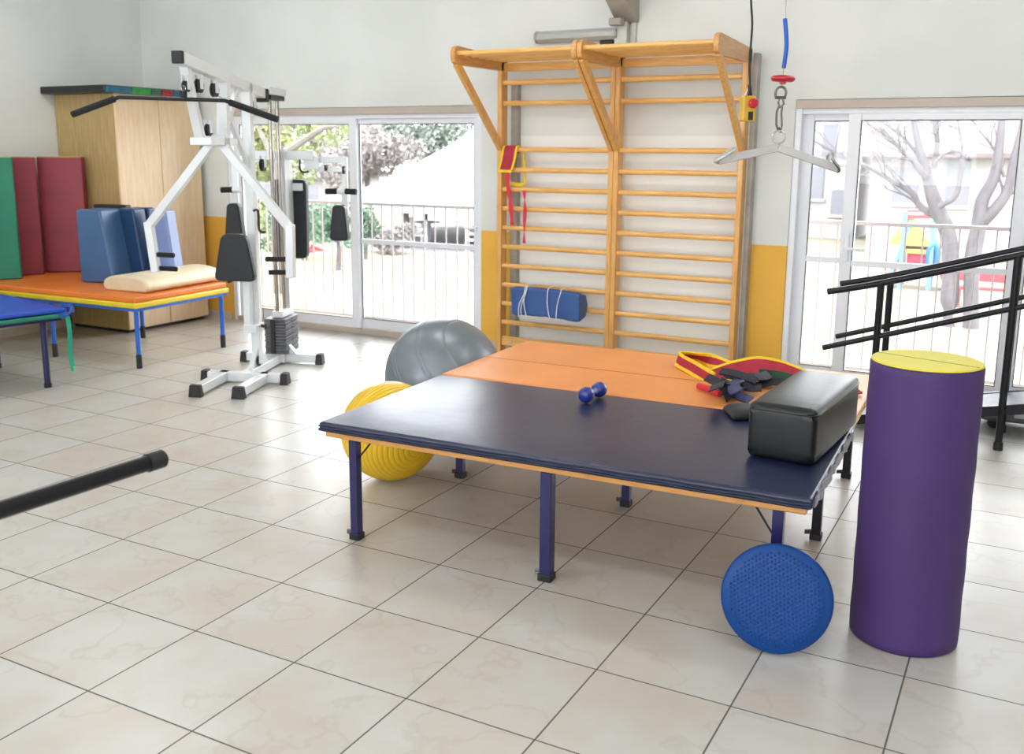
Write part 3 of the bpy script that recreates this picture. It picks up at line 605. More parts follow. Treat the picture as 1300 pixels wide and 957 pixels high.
MB().tube(smoothpath([(1.99, 2.28, ZO+.016), (2.06, 2.22, ZO+.02), (2.13, 2.17, ZO+.016)], 4), .016, 12).obj('rolled_strap', mat('bright_red_strap', (.62, .02, .04), .6), hz_)
bs = MB()
bs.lathe([(0, 0), (.02, 0), (.02, .02), (0, .02)], (2.17, 2.50, ZO+.012), (0, .2, 1), 12)
bs.obj('buckle', M_YELW, hz_)
# pile of dark straps and a small sandbag
dk = thing('strap_pile', 'tangled dark navy cuffs and straps between harness and black block', 'straps', (0, 0, 0))
rnd = random.Random(5)
for i in range(7):
    a0 = Vector((2.10+rnd.uniform(-.03, .05), 2.32+rnd.uniform(-.08, .10), ZO+.012+.009*i)); pts = [a0]
    ang = rnd.uniform(-1.1, .1)
    for s_ in range(5):
        ang += rnd.uniform(-.5, .5); pts.append(pts[-1]+Vector((math.cos(ang)*.055, math.sin(ang)*.055, rnd.uniform(-.008, .010))))
        pts[-1].z = max(pts[-1].z, ZO+.008)
    MB().ribbon(smoothpath(pts, 4), Vector((math.sin(ang)*-.05, .05, .02)), .006).obj('strap', [M_DKW, mat('navy_strap', (.05, .06, .16), .6, var=.3, scale=25), M_DKW, M_DKW, mat('navy_strap', (.05, .06, .16), .6), M_DKW, M_DKW][i], dk, smooth=60)
MB().ribbon(smoothpath([(2.01, 2.34, ZO+.05), (2.06, 2.29, ZO+.05), (2.14, 2.20, ZO+.04), (2.19, 2.12, ZO+.012)], 4), Vector((.02, .03, .03)), .008).obj('strap', M_DKW, dk)
MB().ribbon(smoothpath([(2.06, 2.40, ZO+.075), (2.15, 2.36, ZO+.08), (2.26, 2.33, ZO+.06)], 4), Vector((0, .05, .02)), .008).obj('strap', M_DKW, dk)
MB().ribbon(smoothpath([(2.20, 2.62, ZO+.03), (2.32, 2.55, ZO+.045), (2.45, 2.50, ZO+.04)], 4), Vector((0, .02, .055)), .01).obj('green_strap', M_GRNW, dk)
sb = padded('sandbag', -.10, .09, -.085, .085, .0, .045, mat('black_cloth', (.016, .018, .022), .6, var=.2, scale=30), None, .02, .018, 8, 8)
sb.location = (2.335, 1.93, ZM+.001); sb.rotation_euler = (0, 0, .55)
tag(sb, 'small black sandbag on the navy mat beside the black block', 'sandbag')
# ------------------------------------------------------------------ exercise balls, foam column, disc
def ball(name, label, c, R, axis, m, mr, grooves, depth=.004):
    prof = []; N = 300
    for i in range(N+1):
        a = PI*i/N; r = R
        for g0 in grooves:
            d_ = (a-g0)/.014
            r -= depth*math.exp(-d_*d_)
        prof.append((max(0, r*math.sin(a)) if 0 < i < N else 0, -r*math.cos(a)))
    return tag(MB().lathe(prof, (0, 0, 0), axis, 72).obj(name, m, None, loc=c, smooth=80), label, 'exercise ball')
M_YB = mat('yellow_ball_rubber', (.80, .50, .012), .24, var=.04, scale=4, spec=.6)
M_SB = mat('silver_ball_rubber', (.20, .235, .27), .36, var=.05, scale=4, metal=.35, spec=.6)
c = Vector((.545, 1.70, .256)); vd = (CAM-c).normalized()
ball('exercise_ball', 'yellow ribbed exercise ball on the floor partly under the navy mat', c, .256, RGT*.60-UP*.30-FWD*.74, M_YB, None, [PI-.05-.105*i for i in range(1, 17)], .0045)
c = Vector((.30, 2.545, .331)); c = Vector((.469-.02, 2.367+.02, .331)); c = Vector((.325, 2.56, .350))
ball('exercise_ball', 'large silver exercise ball behind the yellow one, beside the orange mat', c, .35, (.62, -.05, .50), M_SB, None, [PI/2+x for x in (-.62, -.55, -.1, -.03, .42, .49, .9)], .003)
fc = thing('foam_column', 'tall purple foam column with a yellow top standing on the floor at right', 'foam cylinder', (3.106, 1.211, 0))
M_PUR = mat('purple_foam', (.056, .025, .135), .62, var=.12, scale=2.5, bump=.06, bscale=10)
nR = 18
prof = [(0, 0), (.172, 0), (.180, .006)]+[(.181+.0012*math.sin(i*1.7), .03+i*.93/nR) for i in range(nR+1)]+[(.181, .985)]
MB().lathe(prof+[(.176, .992), (0, .992)], seg=72).obj('foam_body', M_PUR, fc, smooth=60)
yl = MB().lathe([(0, .991), (.174, .991), (.1785, .994), (.174, .9985), (0, .999)], seg=72).obj('top_disc', mat('lemon_foam', (.72, .62, .05), .6, var=.05, scale=5), fc)
MB().ribbon([(-.165, .05, .9996), (.165, -.05, .9996)], Vector((.0007, .0025, 0)), .0008).obj('seam', mat('olive_glue_line', (.30, .25, .02), .7), yl)
# balance disc leaning on the table leg
n_ = Vector((.20, -.955, .215)).normalized(); rd = .187
dc = Vector((2.737, .835, 0)); e1 = Vector((0, 0, 1)); e1 = (e1-n_*e1.dot(n_)).normalized(); e2 = e1.cross(n_)
cen = dc+e1*rd-n_*0.0; cen.z = rd*e1.z+.018*abs(n_.z)
bd = thing('balance_disc', 'round blue studded balance cushion leaning against the table leg', 'balance cushion', (cen.x, cen.y, 0))
cl = Vector((0, 0, cen.z))
M_DISC = mat('blue_disc_rubber', (.002, .052, .24), .42, spec=.3, var=.06, scale=5)
MB().lathe([(0, -.020), (.13, -.022), (rd-.012, -.020), (rd-.002, -.010), (rd, 0), (rd-.002, .010), (rd-.010, .018), (.13, .020), (0, .020)], cl, n_, 72).obj('cushion_body', M_DISC, bd, smooth=50)
st = MB(); k = 0; sp = .0145
for i in range(-12, 13):
    for j in range(-12, 13):
        x = (i+.5*(j % 2))*sp; y = j*sp*.9
        if x*x+y*y > (rd-.026)**2: continue
        a = .6; X = x*math.cos(a)-y*math.sin(a); Y = x*math.sin(a)+y*math.cos(a)
        st.lathe([(.0048, .0195), (.0036, .0222), (0, .0232)], cl+e2*X+e1*Y, n_, 6)
so = st.obj('studs', M_DISC, bd, smooth=80); so['kind'] = 'stuff'
# ------------------------------------------------------------------ wall bars
def wall_bars(x0, x1, label):
    W = x1-x0; t = thing('wall_bars', label, 'wall bars', (x0, 4.70, 0), 0, 'wooden wall bars between the doors'); T = .038
    for x in (0, W-T):
        MB().bb(x, x+T, 0, .10, 0, 2.40).obj('side_post', WZ, t, bev=.004)
    for z in (2.21, 2.05, 1.69, 1.53, 1.375, 1.22, 1.065, .91, .753, .597, .44, .285):
        MB().tube([(T-.002, .035, z), (W-T+.002, .035, z)], .0155, 14, r2=1.3).obj('rung', WX, t)
    MB().bb(T, W-T, .02, .045, .09, .165).obj('bottom_board', WX, t, bev=.004)
    MB().bb(T, W-T, .03, .055, 2.295, 2.36).obj('top_board', WX, t, bev=.004)
    for x in (.0, W-T):
        P = [(.10, 2.30), (-.66, 2.295), (-.695, 2.31), (-.71, 2.335), (-.71, 2.39), (-.695, 2.415), (-.66, 2.43), (-.62, 2.43), (.10, 2.40)]
        xx = x+(.0 if x == 0 else 0)
        MB().prism(P, (T, 0, 0), (xx, 0, 0), (0, 1, 0), (0, 0, 1)).obj('ladder_beam', WY, t, bev=.006)
        MB().beam((x+T/2, -.655, 2.31), (x+T/2, .025, 1.70), T-.004, .062, (0, 1, 1)).obj('brace', WZ, t, bev=.004)
    for i in range(7):
        MB().tube([(T-.002, -.665+i*.105, 2.375), (W-T+.002, -.665+i*.105, 2.375)], .0125, 12, r2=1.3).obj('overhead_rung', WX, t)
    for x in (.05, W-.05):
        MB().lathe([(0, 0), (.008, 0), (.008, .012), (0, .014)], (x+.08*(1 if x < .5 else -1), .02, .12), (0, -1, 0), 10).obj('bolt', M_STEEL, t)
    return t
wbt1 = wall_bars(-.508, .497, 'left wooden wall bars module with a red strap and blue roll hung on it')
wbt2 = wall_bars(.499, 1.492, 'right wooden wall bars module, bare rungs, beside the orange wall patch')
M_GRS = mat('grey_channel', (.38, .36, .33), .5, metal=.2, var=.2, scale=6)
sl = MB()
for z in range(12): sl.bb(-.39, -.335, 4.835, 4.84, .1+z*.19, .16+z*.19)
tag(MB().bb(-.455, -.395, 4.83, WY0, .02, 2.22).obj('wall_channel', M_GRS, None, bev=.003), 'grey steel wall channel behind the left wall bars post', 'channel')
tag(MB().bb(1.500, 1.535, 4.80, WY0, .02, 2.37).obj('wall_channel', M_GRS, None, bev=.003), 'grey steel wall channel right of the wall bars', 'channel')
# strap over the rung
hs_ = thing('hanging_strap', 'red strap with yellow edges draped over a rung of the left wall bars', 'strap', (0, 0, 0))
band([(-.385, 4.765, 1.66), (-.385, 4.75, 1.712), (-.388, 4.728, 1.718), (-.392, 4.705, 1.70), (-.405, 4.69, 1.60), (-.425, 4.685, 1.53)], [(1, 0, .0), (1, 0, 0)], hs_, .118)
MB().ribbon([(-.485, 4.682, 1.522), (-.365, 4.682, 1.518)], Vector((0, 0, .022)), .008).obj('binding', M_YELW, hs_)
MB().ribbon([(-.31, 4.775, 1.66), (-.295, 4.775, 1.50), (-.29, 4.775, 1.42), (-.35, 4.775, 1.41), (-.42, 4.775, 1.42)], [Vector((.02, 0, 0)), Vector((.022, 0, 0)), Vector((.02, 0, .03)), Vector((0, 0, .03)), Vector((0, 0, .03))], .006).obj('yellow_loop', M_YELW, hs_)
MB().ribbon(smoothpath([(-.405, 4.69, 1.52), (-.40, 4.69, 1.40), (-.375, 4.688, 1.25), (-.36, 4.69, 1.09)], 4), [Vector((.02+.018*math.sin(i*.9)**2, .01, 0)) for i in range(13)], .003).obj('red_tail', mat('bright_red_strap', (.62, .02, .04), .6), hs_)
MB().ribbon(smoothpath([(-.255, 4.69, 1.37), (-.25, 4.69, 1.30), (-.245, 4.69, 1.20), (-.25, 4.69, 1.08), (-.25, 4.69, .95)], 4), [Vector((.028*abs(math.cos(i*.36))+.004, .004, 0)) for i in range(17)], .003).obj('red_tail', mat('bright_red_strap', (.62, .02, .04), .6), hs_)
# blue wedge roll tied to the wall bars with white cord
br_ = thing('tied_roll', 'blue vinyl wedge roll tied with white cord to the left wall bars', 'bolster', (-.245, 4.66, .388), math.radians(0))
prof = [(-.04, .0), (-.10, .05), (-.115, .12), (-.10, .205), (-.02, .215), (.04, .135), (.03, .06)]
P0 = [(-.125, -.005), (-.14, .008), (-.145, .215), (-.125, .232), (-.01, .205), (.035, .115), (-.01, .02)]
secs = 16; vs = []; fs = []
for i in range(secs+1):
    u = i/secs; x = -.03+.60*u; s_ = 1.0
    for xc in (.21, .52, .72): s_ -= .05*math.exp(-((u-xc)/.035)**2)
    e_ = .94 if i in (0, secs) else 1
    for (a, b) in P0: vs.append((x, -.05+(a+.05)*s_*e_+.0, .12+(b-.12)*s_*e_+.012*math.sin(u*PI)-.01*u))
n = len(P0)
for i in range(secs):
    for k in range(n): fs.append((i*n+k, i*n+(k+1) % n, (i+1)*n+(k+1) % n, (i+1)*n+k))
fs += [tuple(range(n))[::-1], tuple(secs*n+k for k in range(n))]
MB().add(vs, fs).obj('roll_body', mat('mid_blue_vinyl', (.035, .095, .30), .33, var=.08, scale=5, bump=.15, bscale=14), br_, bev=.012, smooth=50)
M_CORD = mat('white_cord', (.85, .86, .88), .7, var=.03)
for pts in ([(.11, -.132, .215), (.098, -.15, .12), (.118, -.145, .0)], [(.095, -.147, .175), (.055, -.15, .09), (.05, -.145, -.005)], [(.11, -.147, .18), (.075, -.152, .08), (.075, -.147, .0)], [(.30, -.135, .215), (.305, -.15, .11), (.325, -.145, .0)], [(.41, -.132, .212), (.39, -.15, .11), (.38, -.145, -.005)]):
    q_ = pts[0]; MB().tube(smoothpath([(q_[0]+.01, .035, .225), (q_[0]+.005, -.04, .243), (q_[0]+.003, -.125, .240)]+[(p[0], p[1]-.012, p[2]) for p in pts], 4), .0036, 8).obj('cord', M_CORD, br_)
# wall emergency light
el = thing('wall_light', 'long grey plastic wall light fitting above the left wall bars', 'lamp', (.105, WY0, 2.555))
MB().prism([(0, -.04), (-.055, -.045), (-.085, -.02), (-.085, .02), (-.055, .045), (0, .04)], (.66, 0, 0), (-.33, 0, 0), (0, 1, 0), (0, 0, 1)).obj('diffuser', mat('ribbed_grey_diffuser', (.42, .43, .41), .25, var=.08, scale=10, stretch=(1, 1, 8), coat=.5), el, bev=.006)
for x in (-.34, .33): MB().prism([(0, -.043), (-.058, -.048), (-.09, -.02), (-.09, .022), (-.058, .048), (0, .043)], (.022, 0, 0), (x-.005, 0, 0), (0, 1, 0), (0, 0, 1)).obj('end_cap', mat('grey_plastic', (.32, .32, .30), .4), el, bev=.003)
MB().bb(.2, .31, -.06, -.01, -.075, -.045).obj('cable_entry', M_BLACK, el, bev=.008)
# ------------------------------------------------------------------ patient hoist hanging over the table
HT = 3.62
def hp(px, py, t=HT):
    d = RGT*((px-650)/FPX) - UP*((py-433.5)/FPX) + FWD; return CAM+d*t
ap = hp(988, 186)
hh = thing('hoist_hanger', 'grey steel spreader bar with open hooks hanging from a blue sleeved cable', 'hoist', ap)
def L_(p): return p-ap
spx = hp(1067, 213)-hp(988, 186); spx.z = 0; spx.normalize()
pk = Vector((0, 0, -.01))
MW = mat('pale_grey_lacquer', (.52, .50, .50), .35, metal=.3, var=.04)
A_ = L_(hp(912, 204)); B_ = L_(hp(1064, 214))
ctr = Vector((0, 0, -.004))
MB().add([], []).beam(A_, ctr, .012, .030).beam(ctr, B_, .012, .030).obj('spreader_bar', MW, hh, bev=.004)
MB().tube(arc((0, 0, .034), .023, 0, 2*PI, 24, RGT, (0, 0, 1))[:-1], .0035, 8, closed=True).obj('ring', M_STEEL, hh)
perp = Vector((-spx.y, spx.x, 0))
for E_, s_ in ((A_, -1), (B_, 1)):
    hk = MB()
    for k_ in (-1, 1):
        if s_ > 0: hk.tube(smoothpath([E_-Vector((0, 0, .012)), E_+Vector((0, 0, .0))+perp*.02*k_, E_+perp*.035*k_+Vector((-.02*spx.x, -.02*spx.y, .035))+RGT*(-.012+.0*k_), E_+perp*.03*k_+Vector((0, 0, .055))-spx*.03], 4), [.006]*12+[.0045], 8)
        else: hk.tube(smoothpath([E_-Vector((0, 0, .006)), E_-perp*.02*k_+RGT*(-.01), E_-perp*.03*k_+RGT*.015+Vector((0, 0, .016)), E_-perp*.03*k_+RGT*.06+Vector((0, 0, .045))], 4), [.007]*12+[.006], 8)
    hk.obj('hook', M_STEEL if s_ > 0 else MW, hh)
# shackle, snap link and red guard
zc = lambda px, py: L_(hp(px, py))
MB().tube(smoothpath([zc(984.5, 123), zc(985, 116), zc(988, 111.5), zc(992, 110.5), zc(996, 112), zc(998, 117), zc(996.5, 123)], 4), .0045, 8).tube([zc(984, 124), zc(997.5, 124)], .0055, 8).obj('shackle', M_DSTEEL, hh)
MB().tube([zc(*p) for p in ((990, 124), (988, 130), (990, 137), (995, 132), (994, 126))], .004, 8, closed=True).tube([zc(*p) for p in ((989, 134), (986, 142), (985.5, 158), (987.5, 165), (991, 166), (992.5, 160), (992, 143), (993, 136))], .004, 8, closed=True).obj('snap_link', M_DSTEEL, hh)
MB().tube([zc(988, 162), zc(992, 168)], .005, 8).obj('link_pin', M_DSTEEL, hh)
rg = zc(994, 100)
MB().lathe([(0, -.010), (.036, -.011), (.044, -.004), (.045, .004), (.036, .010), (.012, .014), (0, .015)], rg, (.05, .0, 1), 32).box(rg+Vector((0, 0, -.012)), (.02, .02, .016)).obj('red_guard', mat('red_guard_plastic', (.50, .012, .03), .35), hh, bev=.003)
MB().tube([zc(995, 86), zc(994, 95), zc(992, 111)], .0016, 6).tube([zc(997.5, 24), zc(998.5, -40), (zc(998.5, -40)[0], zc(998.5, -40)[1], HC-ap.z)], .0016, 6).obj('steel_cable', M_STEEL, hh)
MB().tube(smoothpath([zc(996.5, 24), zc(998, 42), zc(998.5, 58), zc(997, 72), zc(995, 86)], 4), .0082, 12).obj('blue_sleeve', mat('blue_hose', (.005, .10, .48), .4, var=.05), hh)
# pendant control on its cable
c0 = hp(949, 138)
pd = thing('pendant_control', 'yellow hoist pendant control with a red button hanging beside the spreader bar', 'remote control', c0)
def L2(p): return p-c0
Rz = Matrix.Rotation(math.radians(38), 3, 'Z')
MB().box((0, 0, 0), (.052, .042, .092), Rz).obj('control_box', mat('ochre_plastic', (.62, .36, .04), .4, var=.08), pd, bev=.007)
fn = Rz @ Vector((0, -1, 0)); fs_ = Rz @ Vector((1, 0, 0))
MB().lathe([(0, 0), (.010, 0), (.010, .01), (.0175, .012), (.0175, .022), (.014, .026), (0, .028)], Vector((0, 0, .018))+fn*.020+fs_*.006, fn, 24).obj('red_button', mat('red_button_plastic', (.50, .01, .02), .35), pd)
MB().box(Vector((0, 0, -.026))+fn*.021+fs_*.004, (.018, .008, .03), Rz).obj('black_button', M_BLACK, pd, bev=.002)
MB().tube(smoothpath([(0, 0, .04), L2(hp(952, 112)), L2(hp(951.5, 85)), L2(hp(953, 60)), L2(hp(955, 30)), L2(hp(953.5, 0)), L2(hp(953, -60)), (L2(hp(953, -60)).x, L2(hp(953, -60)).y, HC-c0.z)], 4), .0042, 8).tube([L2(hp(952, 124)), L2(hp(951.5, 108))], [.009, .006], 10).obj('cable', M_BLACK, pd)
MB().tube(smoothpath([(-.014, 0, .042), L2(hp(944, 125)), L2(hp(948, 116)), L2(hp(951, 110))], 4), .0022, 6).obj('white_cord', M_CORD, pd)
# ------------------------------------------------------------------ walking ramp with handrails, right
rp = thing('walking_ramp', 'black walking ramp with sloping double handrails in front of the right doors', 'ramp', (0, 0, 0))
y1, y2 = 3.842, 4.27
for yy, lbl in ((y1, 'near'), (y2, 'far')):
    hb = MB().tube(smoothpath([(2.29, yy, .85), (2.60, yy, .925), (3.30, yy, 1.128), (4.6, yy, 1.52)], 4), .0195, 14); hb.obj('upper_handrail', M_BLKPAINT, rp)
    MB().tube([(2.285, yy, .50), (3.33, yy, .838), (4.6, yy, 1.25)], .017, 14).obj('lower_handrail', M_BLKPAINT, rp)
    for x, h in ((2.595, .915), (3.305, 1.125), (4.3, 1.42)):
        o = MB().tube([(x, yy, .02), (x, yy, h)], .021, 14).obj('post', M_BLKPAINT, rp)
        MB().lathe([(0, 0), (.027, 0), (.026, .045), (.02, .05), (0, .05)], (x, yy, 0), seg=16).obj('rubber_foot', M_BLACK, o)
    MB().beam((2.45, yy+(.02 if yy == y1 else -.02), .055), (4.5, yy+(.02 if yy == y1 else -.02), .48), .02, .06).obj('side_rail', M_BLKPAINT, rp)
MB().beam((2.45, 4.056, .07), (4.5, 4.056, .495), .40, .02).obj('walking_surface', mat('dark_grip_surface', (.16, .16, .19), .5, var=.15, scale=30), rp)
# low grey stepper under the ramp
stp = thing('treadmill', 'low grey rounded treadmill deck on the floor under the ramp', 'treadmill', (3.75, 4.50, 0), math.radians(3))
MB().prism([(-.62, .07), (-.60, .13), (-.50, .165), (.6, .165), (.6, .05), (-.55, .05)], (0, .34, 0), (0, -.17, 0), (1, 0, 0), (0, 0, 1)).obj('deck_housing', mat('grey_plastic_shell', (.11, .11, .13), .3, var=.1), stp, bev=.02)
MB().box((-.32, -.172, .11), (.14, .004, .045)).obj('sticker', mat('white_sticker', (.75, .75, .78), .5), stp)
for x in (-.5, .45):
    for y in (-.12, .12): MB().lathe([(0, -.015), (.035, -.015), (.035, .015), (0, .015)], (x, y, .035), (0, 1, 0), 20).obj('wheel', M_BLACK, stp)
# ------------------------------------------------------------------ parallel bars at the left foreground
pb = thing('parallel_bars', 'black round rail end of parallel bars reaching in from the left', 'parallel bars', (1.709, -.819, 0))
rt = .0178; sx = .045
MB().tube([(0, 0, .994), (-.02*sx, -.02, .994), (-3.6*sx, -3.6, .994)], rt, 20).obj('hand_rail', M_BLKPAINT, pb)
MB().lathe([(0, -.035), (rt+.003, -.035), (rt+.003, .006), (rt-.002, .011), (0, .012)], (0, 0, .994), (sx, 1, 0), 24).obj('end_cap', M_BLACK, pb)
for y in (-1.4, -3.3):
    o = MB().tube([(sx*y, y, .02), (sx*y, y, .994)], .02, 14).obj('upright', M_BLKPAINT, pb)
    MB().box((sx*y-.15, y, .015), (.4, .08, .03)).obj('foot_plate', M_BLKPAINT, o, bev=.005)
# ------------------------------------------------------------------ multi gym, local frame: s to the right, t away from the camera
GA = math.radians(20); GO = Vector((-1.80, 3.10, 0))
gm = thing('multi_gym', 'white multi gym machine with weight stack and black pads by the left doors', 'gym machine', GO, GA)
c_ = .105
bf = MB()
bf.bb(-.17, .39, -.26, -.19, .012, .078).bb(-.17, .41, .44, .51, .012, .078).bb(c_-.035, c_+.035, -.20, .95, .012, .078)
bf.bb(-.085, -.015, -.66, -.19, .012, .078).bb(.225, .295, -.66, -.19, .012, .078)
bf.prism([(0, 0), (.11, 0), (0, .13)], (0, .05, 0), (c_+.035, .45, .078), (1, 0, 0), (0, 0, 1))
bf.obj('base_frame', M_WHITE, gm, bev=.006, seg=2)
for (x, y, sx, sy) in ((-.05, -.685, .095, .055), (.26, -.685, .095, .055), (-.195, -.225, .055, .09), (.415, -.225, .06, .09), (-.195, .475, .055, .09), (.435, .475, .06, .09)):
    v_ = [(x-sx/2, y-sy/2, 0), (x+sx/2, y-sy/2, 0), (x+sx/2, y+sy/2, 0), (x-sx/2, y+sy/2, 0)]
    i_ = .78
    v2 = [(x+(a-x)*i_, y+(b-y)*i_, .085) for a, b, z in v_]
    MB().add(v_+v2, [(0, 3, 2, 1), (4, 5, 6, 7), (0, 1, 5, 4), (1, 2, 6, 5), (2, 3, 7, 6), (3, 0, 4, 7)]).obj('rubber_foot', M_BLACK, gm, bev=.006, seg=2)
up = MB().bb(c_-.035, c_+.035, .0, .06, .078, 2.14).prism([(0, .0), (-.12, 0), (0, .14)], (.04, 0, 0), (c_-.02, .0, .078), (0, 1, 0), (0, 0, 1))
up.prism([(0, .0), (.12, 0), (0, .14)], (.04, 0, 0), (c_-.02, .06, .078), (0, 1, 0), (0, 0, 1))
up.obj('main_upright', M_WHITE, gm, bev=.006, seg=2)
MB().bb(c_-.055, c_-.0, -.075, -.002, .36, .84).bb(c_-.06, c_+.045, -.08, .07, .34, .40).obj('seat_sleeve', M_WHITE, gm, bev=.006, seg=2)
MB().tube([(c_+.03, .02, .38), (c_+.09, .0, .38)], .012, 10).lathe([(0, 0), (.02, 0), (.02, .02), (0, .022)], (c_+.08, .0, .38), (1, 0, 0), 14).obj('adjust_knob', M_BLACK, gm)
MB().beam((c_, -.97, 2.225), (c_, .30, 2.085), .07, .075).obj('top_beam', M_WHITE, gm, bev=.006, seg=2)
for (y, z, k_) in ((-.99, 2.228, 1), (.315, 2.070, 1.28)): MB().box((c_, y, z), (.070*k_, .035*k_, .076*k_)).obj('end_cap', M_BLACK, gm, bev=.006)
MB().bb(c_-.035, c_+.055, .335, .66, 2.08, 2.135).obj('rod_bracket', M_WHITE, gm, bev=.005)
MB().bb(c_-.03, c_+.05, .36, .64, 2.045, 2.08).obj('rod_clamp', M_BLACK, gm, bev=.005)
hg = MB().beam((c_-.02, -.87, 2.20), (c_-.02, -.70, 1.74), .06, .045, (0, 1, 0)).beam((c_, -.34, 2.15), (c_, -.40, 1.74), .075, .06, (0, 1, 0)).bb(c_-.075, c_+.075, -.74, -.33, 1.70, 1.75)
hg.beam((c_, -.34, 1.95), (c_, .02, 1.55), .035, .045, (0, 1, 0)).beam((c_, -.12, 2.10), (c_, -.36, 1.80), .03, .04, (0, 1, 0))
hg.obj('hanger_frame', M_WHITE, gm, bev=.005, seg=2)
# press yoke
yk = MB(); ty = -.5
yk.beam((c_-.02, ty, 1.73), (-.42, ty, 1.15), .055, .055, (0, 1, 0)).beam((c_+.02, ty, 1.73), (.60, ty, 1.15), .055, .055, (0, 1, 0))
yk.beam((-.42, ty, 1.18), (-.375, ty-.02, .835), .055, .055, (0, 1, 0)).beam((.60, ty, 1.18), (.60, ty-.02, .82), .055, .055, (0, 1, 0))
yk.box((c_, ty, 1.735), (.15, .09, .07))
yo = yk.obj('press_yoke', M_WHITE, gm, bev=.005, seg=2)
for (xa, xb, z) in ((-.37, -.235, .955), (-.35, -.22, .86), (.575, .43, .945), (.58, .45, .855)):
    MB().tube([(xa, ty-.01, z), (xb, ty-.03, z)], .017, 14).obj('grip', M_FOAM, yo)
    MB().tube([(xa-.0, ty-.01, z), (xb+(.006 if xb > xa else -.006), ty-.031, z)], .009, 10).obj('grip_bar', M_STEEL, yo)
# seat pad, backrests
def pad(name, outline, y0, y1, m, root, bev=.02, tilt=0):
    return MB().prism(outline, (0, y1-y0, 0), (0, y0, 0), (1, 0, 0), (0, 0, 1)).obj(name, m, root, bev=bev, seg=4)
M_PAD = mat('charcoal_vinyl', (.012, .014, .018), .45, spec=.4, var=.12, scale=10, bump=.05, bscale=60)
def rounded(poly, r=.03, n=4):
    out = []; N = len(poly)
    for i in range(N):
        p0 = Vector(poly[i-1]); p = Vector(poly[i]); p2 = Vector(poly[(i+1) % N]); a = p+(p0-p).normalized()*r; b = p+(p2-p).normalized()*r
        for k in range(n+1):
            t = k/n; out.append(tuple((a*(1-t)**2+p*2*t*(1-t)+b*t*t)))
    return out
sp_ = pad('seat_pad', rounded([(c_-.12, 1.085), (c_+.065, 1.085), (c_+.125, .745), (c_-.19, .745)], .055, 6), -.255, -.195, M_PAD, gm, .014)
MB().bb(c_-.10, c_+.02, -.195, -.07, .76, .80).bb(c_-.06, c_-.0, -.195, -.075, .80, .84).obj('seat_bracket', M_WHITE, gm, bev=.004)
MB().lathe([(0, 0), (.012, 0), (.012, .03), (0, .03)], (c_-.09, -.19, .74), (0, -1, 0), 10).obj('pivot_bolt', M_BLACK, gm)
# pectoral station behind the stack
pad('rear_back_pad', rounded([(c_-.15, 1.44), (c_+.14, 1.44), (c_+.13, .80), (c_-.14, .80)], .05, 5), .80, .87, M_PAD, gm, .014)
MB().bb(c_+.01, c_+.115, .79, .80, 1.35, 1.41).bb(c_-.03, c_+.03, .70, .80, .9, 1.6).bb(c_-.03, c_+.03, .64, .72, .08, 1.68).obj('rear_upright', M_WHITE, gm, bev=.004)
MB().beam((-.12, .70, 1.63), (.36, .70, 1.63), .06, .07).bb(.28, .40, .68, .74, 1.52, 1.62).beam((.36, .72, 1.53), (.60, .72, 1.52), .05, .04).obj('arm_support', M_WHITE, gm, bev=.005)
MB().bb(c_+.345, c_+.36, .66, .72, 1.515, 1.56).obj('black_clamp', M_BLACK, gm)
MB().bb(.585, .60, .69, .75, 1.49, 1.55).obj('black_clamp', M_BLACK, gm)
MB().tube(smoothpath([(.26, .64, 1.60), (.258, .64, 1.54), (.27, .64, 1.508), (.30, .64, 1.502), (.33, .64, 1.51)], 4), .008, 8).obj('arm_stop', M_BLACK, gm)
MB().tube(smoothpath([(.13, -.0, 1.235), (.165, -.0, 1.235), (.165, 0, 1.13), (.175, 0, 1.09), (.20, 0, 1.08), (.22, 0, 1.085)], 4), .009, 8).obj('cable_guard', M_BLACK, gm)
for s_, xc in ((-1, -.305), (1, .57)):
    a_ = MB().beam((c_+.2*s_, .74, 1.60), (xc+.02*s_, .74, 1.60), .045, .05).beam((xc+.02*s_, .74, 1.62), (xc+.02*s_, .74, 1.16), .045, .045, (0, 1, 0)).tube([(xc-.03, .70, 1.355), (xc+.04, .70, 1.355)], .022, 12)
    ao = a_.obj('pec_arm', M_WHITE, gm, bev=.005, seg=2)
    for k_ in ((-1,) if s_ < 0 else (-1, 1)): MB().tube([(xc+.035*k_, .70, 1.355), (xc+.125*k_, .70, 1.352)], .023, 14).obj('grip', M_FOAM, ao)
    pad('pec_pad', rounded([(xc-.05, 1.25), (xc+.05, 1.25), (xc+.075, .97), (xc-.08, .97)], .035, 5), .615, .70, M_PAD, ao, .014)
# weight stack and guide rods
for y in (.45, .60): MB().tube([(c_, y, .09), (c_, y, 2.05)], .0155, 14).obj('guide_rod', mat('worn_steel_rod', (.42, .38, .35), .22, metal=1, var=.08), gm)
MB().tube([(c_, .525, .40), (c_, .525, 2.05)], .004, 8).obj('selector_cable', M_STEEL, gm)
MB().bb(c_-.04, c_+.05, .43, .62, .37, .42).obj('stack_top', M_WHITE, gm, bev=.005)
for i in range(12):
    MB().bb(c_-.09+.004*(i % 2), c_+.085+.004*(i % 2), .385, .665, .085+i*.0237, .106+i*.0237).obj('weight_plate', M_PLATE, gm, bev=.003, seg=1)
mb = MB()
for i in range(12): mb.lathe([(0, 0), (.006, 0), (.006, .004), (0, .004)], (c_+.087, .525, .0955+i*.0237), (1, 0, 0), 8)
mb.obj('pin_holes', M_BLACK, gm)
MB().bb(c_-.035, c_+.0, .375, .386, .09, .365).obj('front_slot', M_BLACK, gm)
MB().bb(c_-.05, c_+.06, .40, .65, .012, .083).obj('stack_base', M_WHITE, gm, bev=.004)
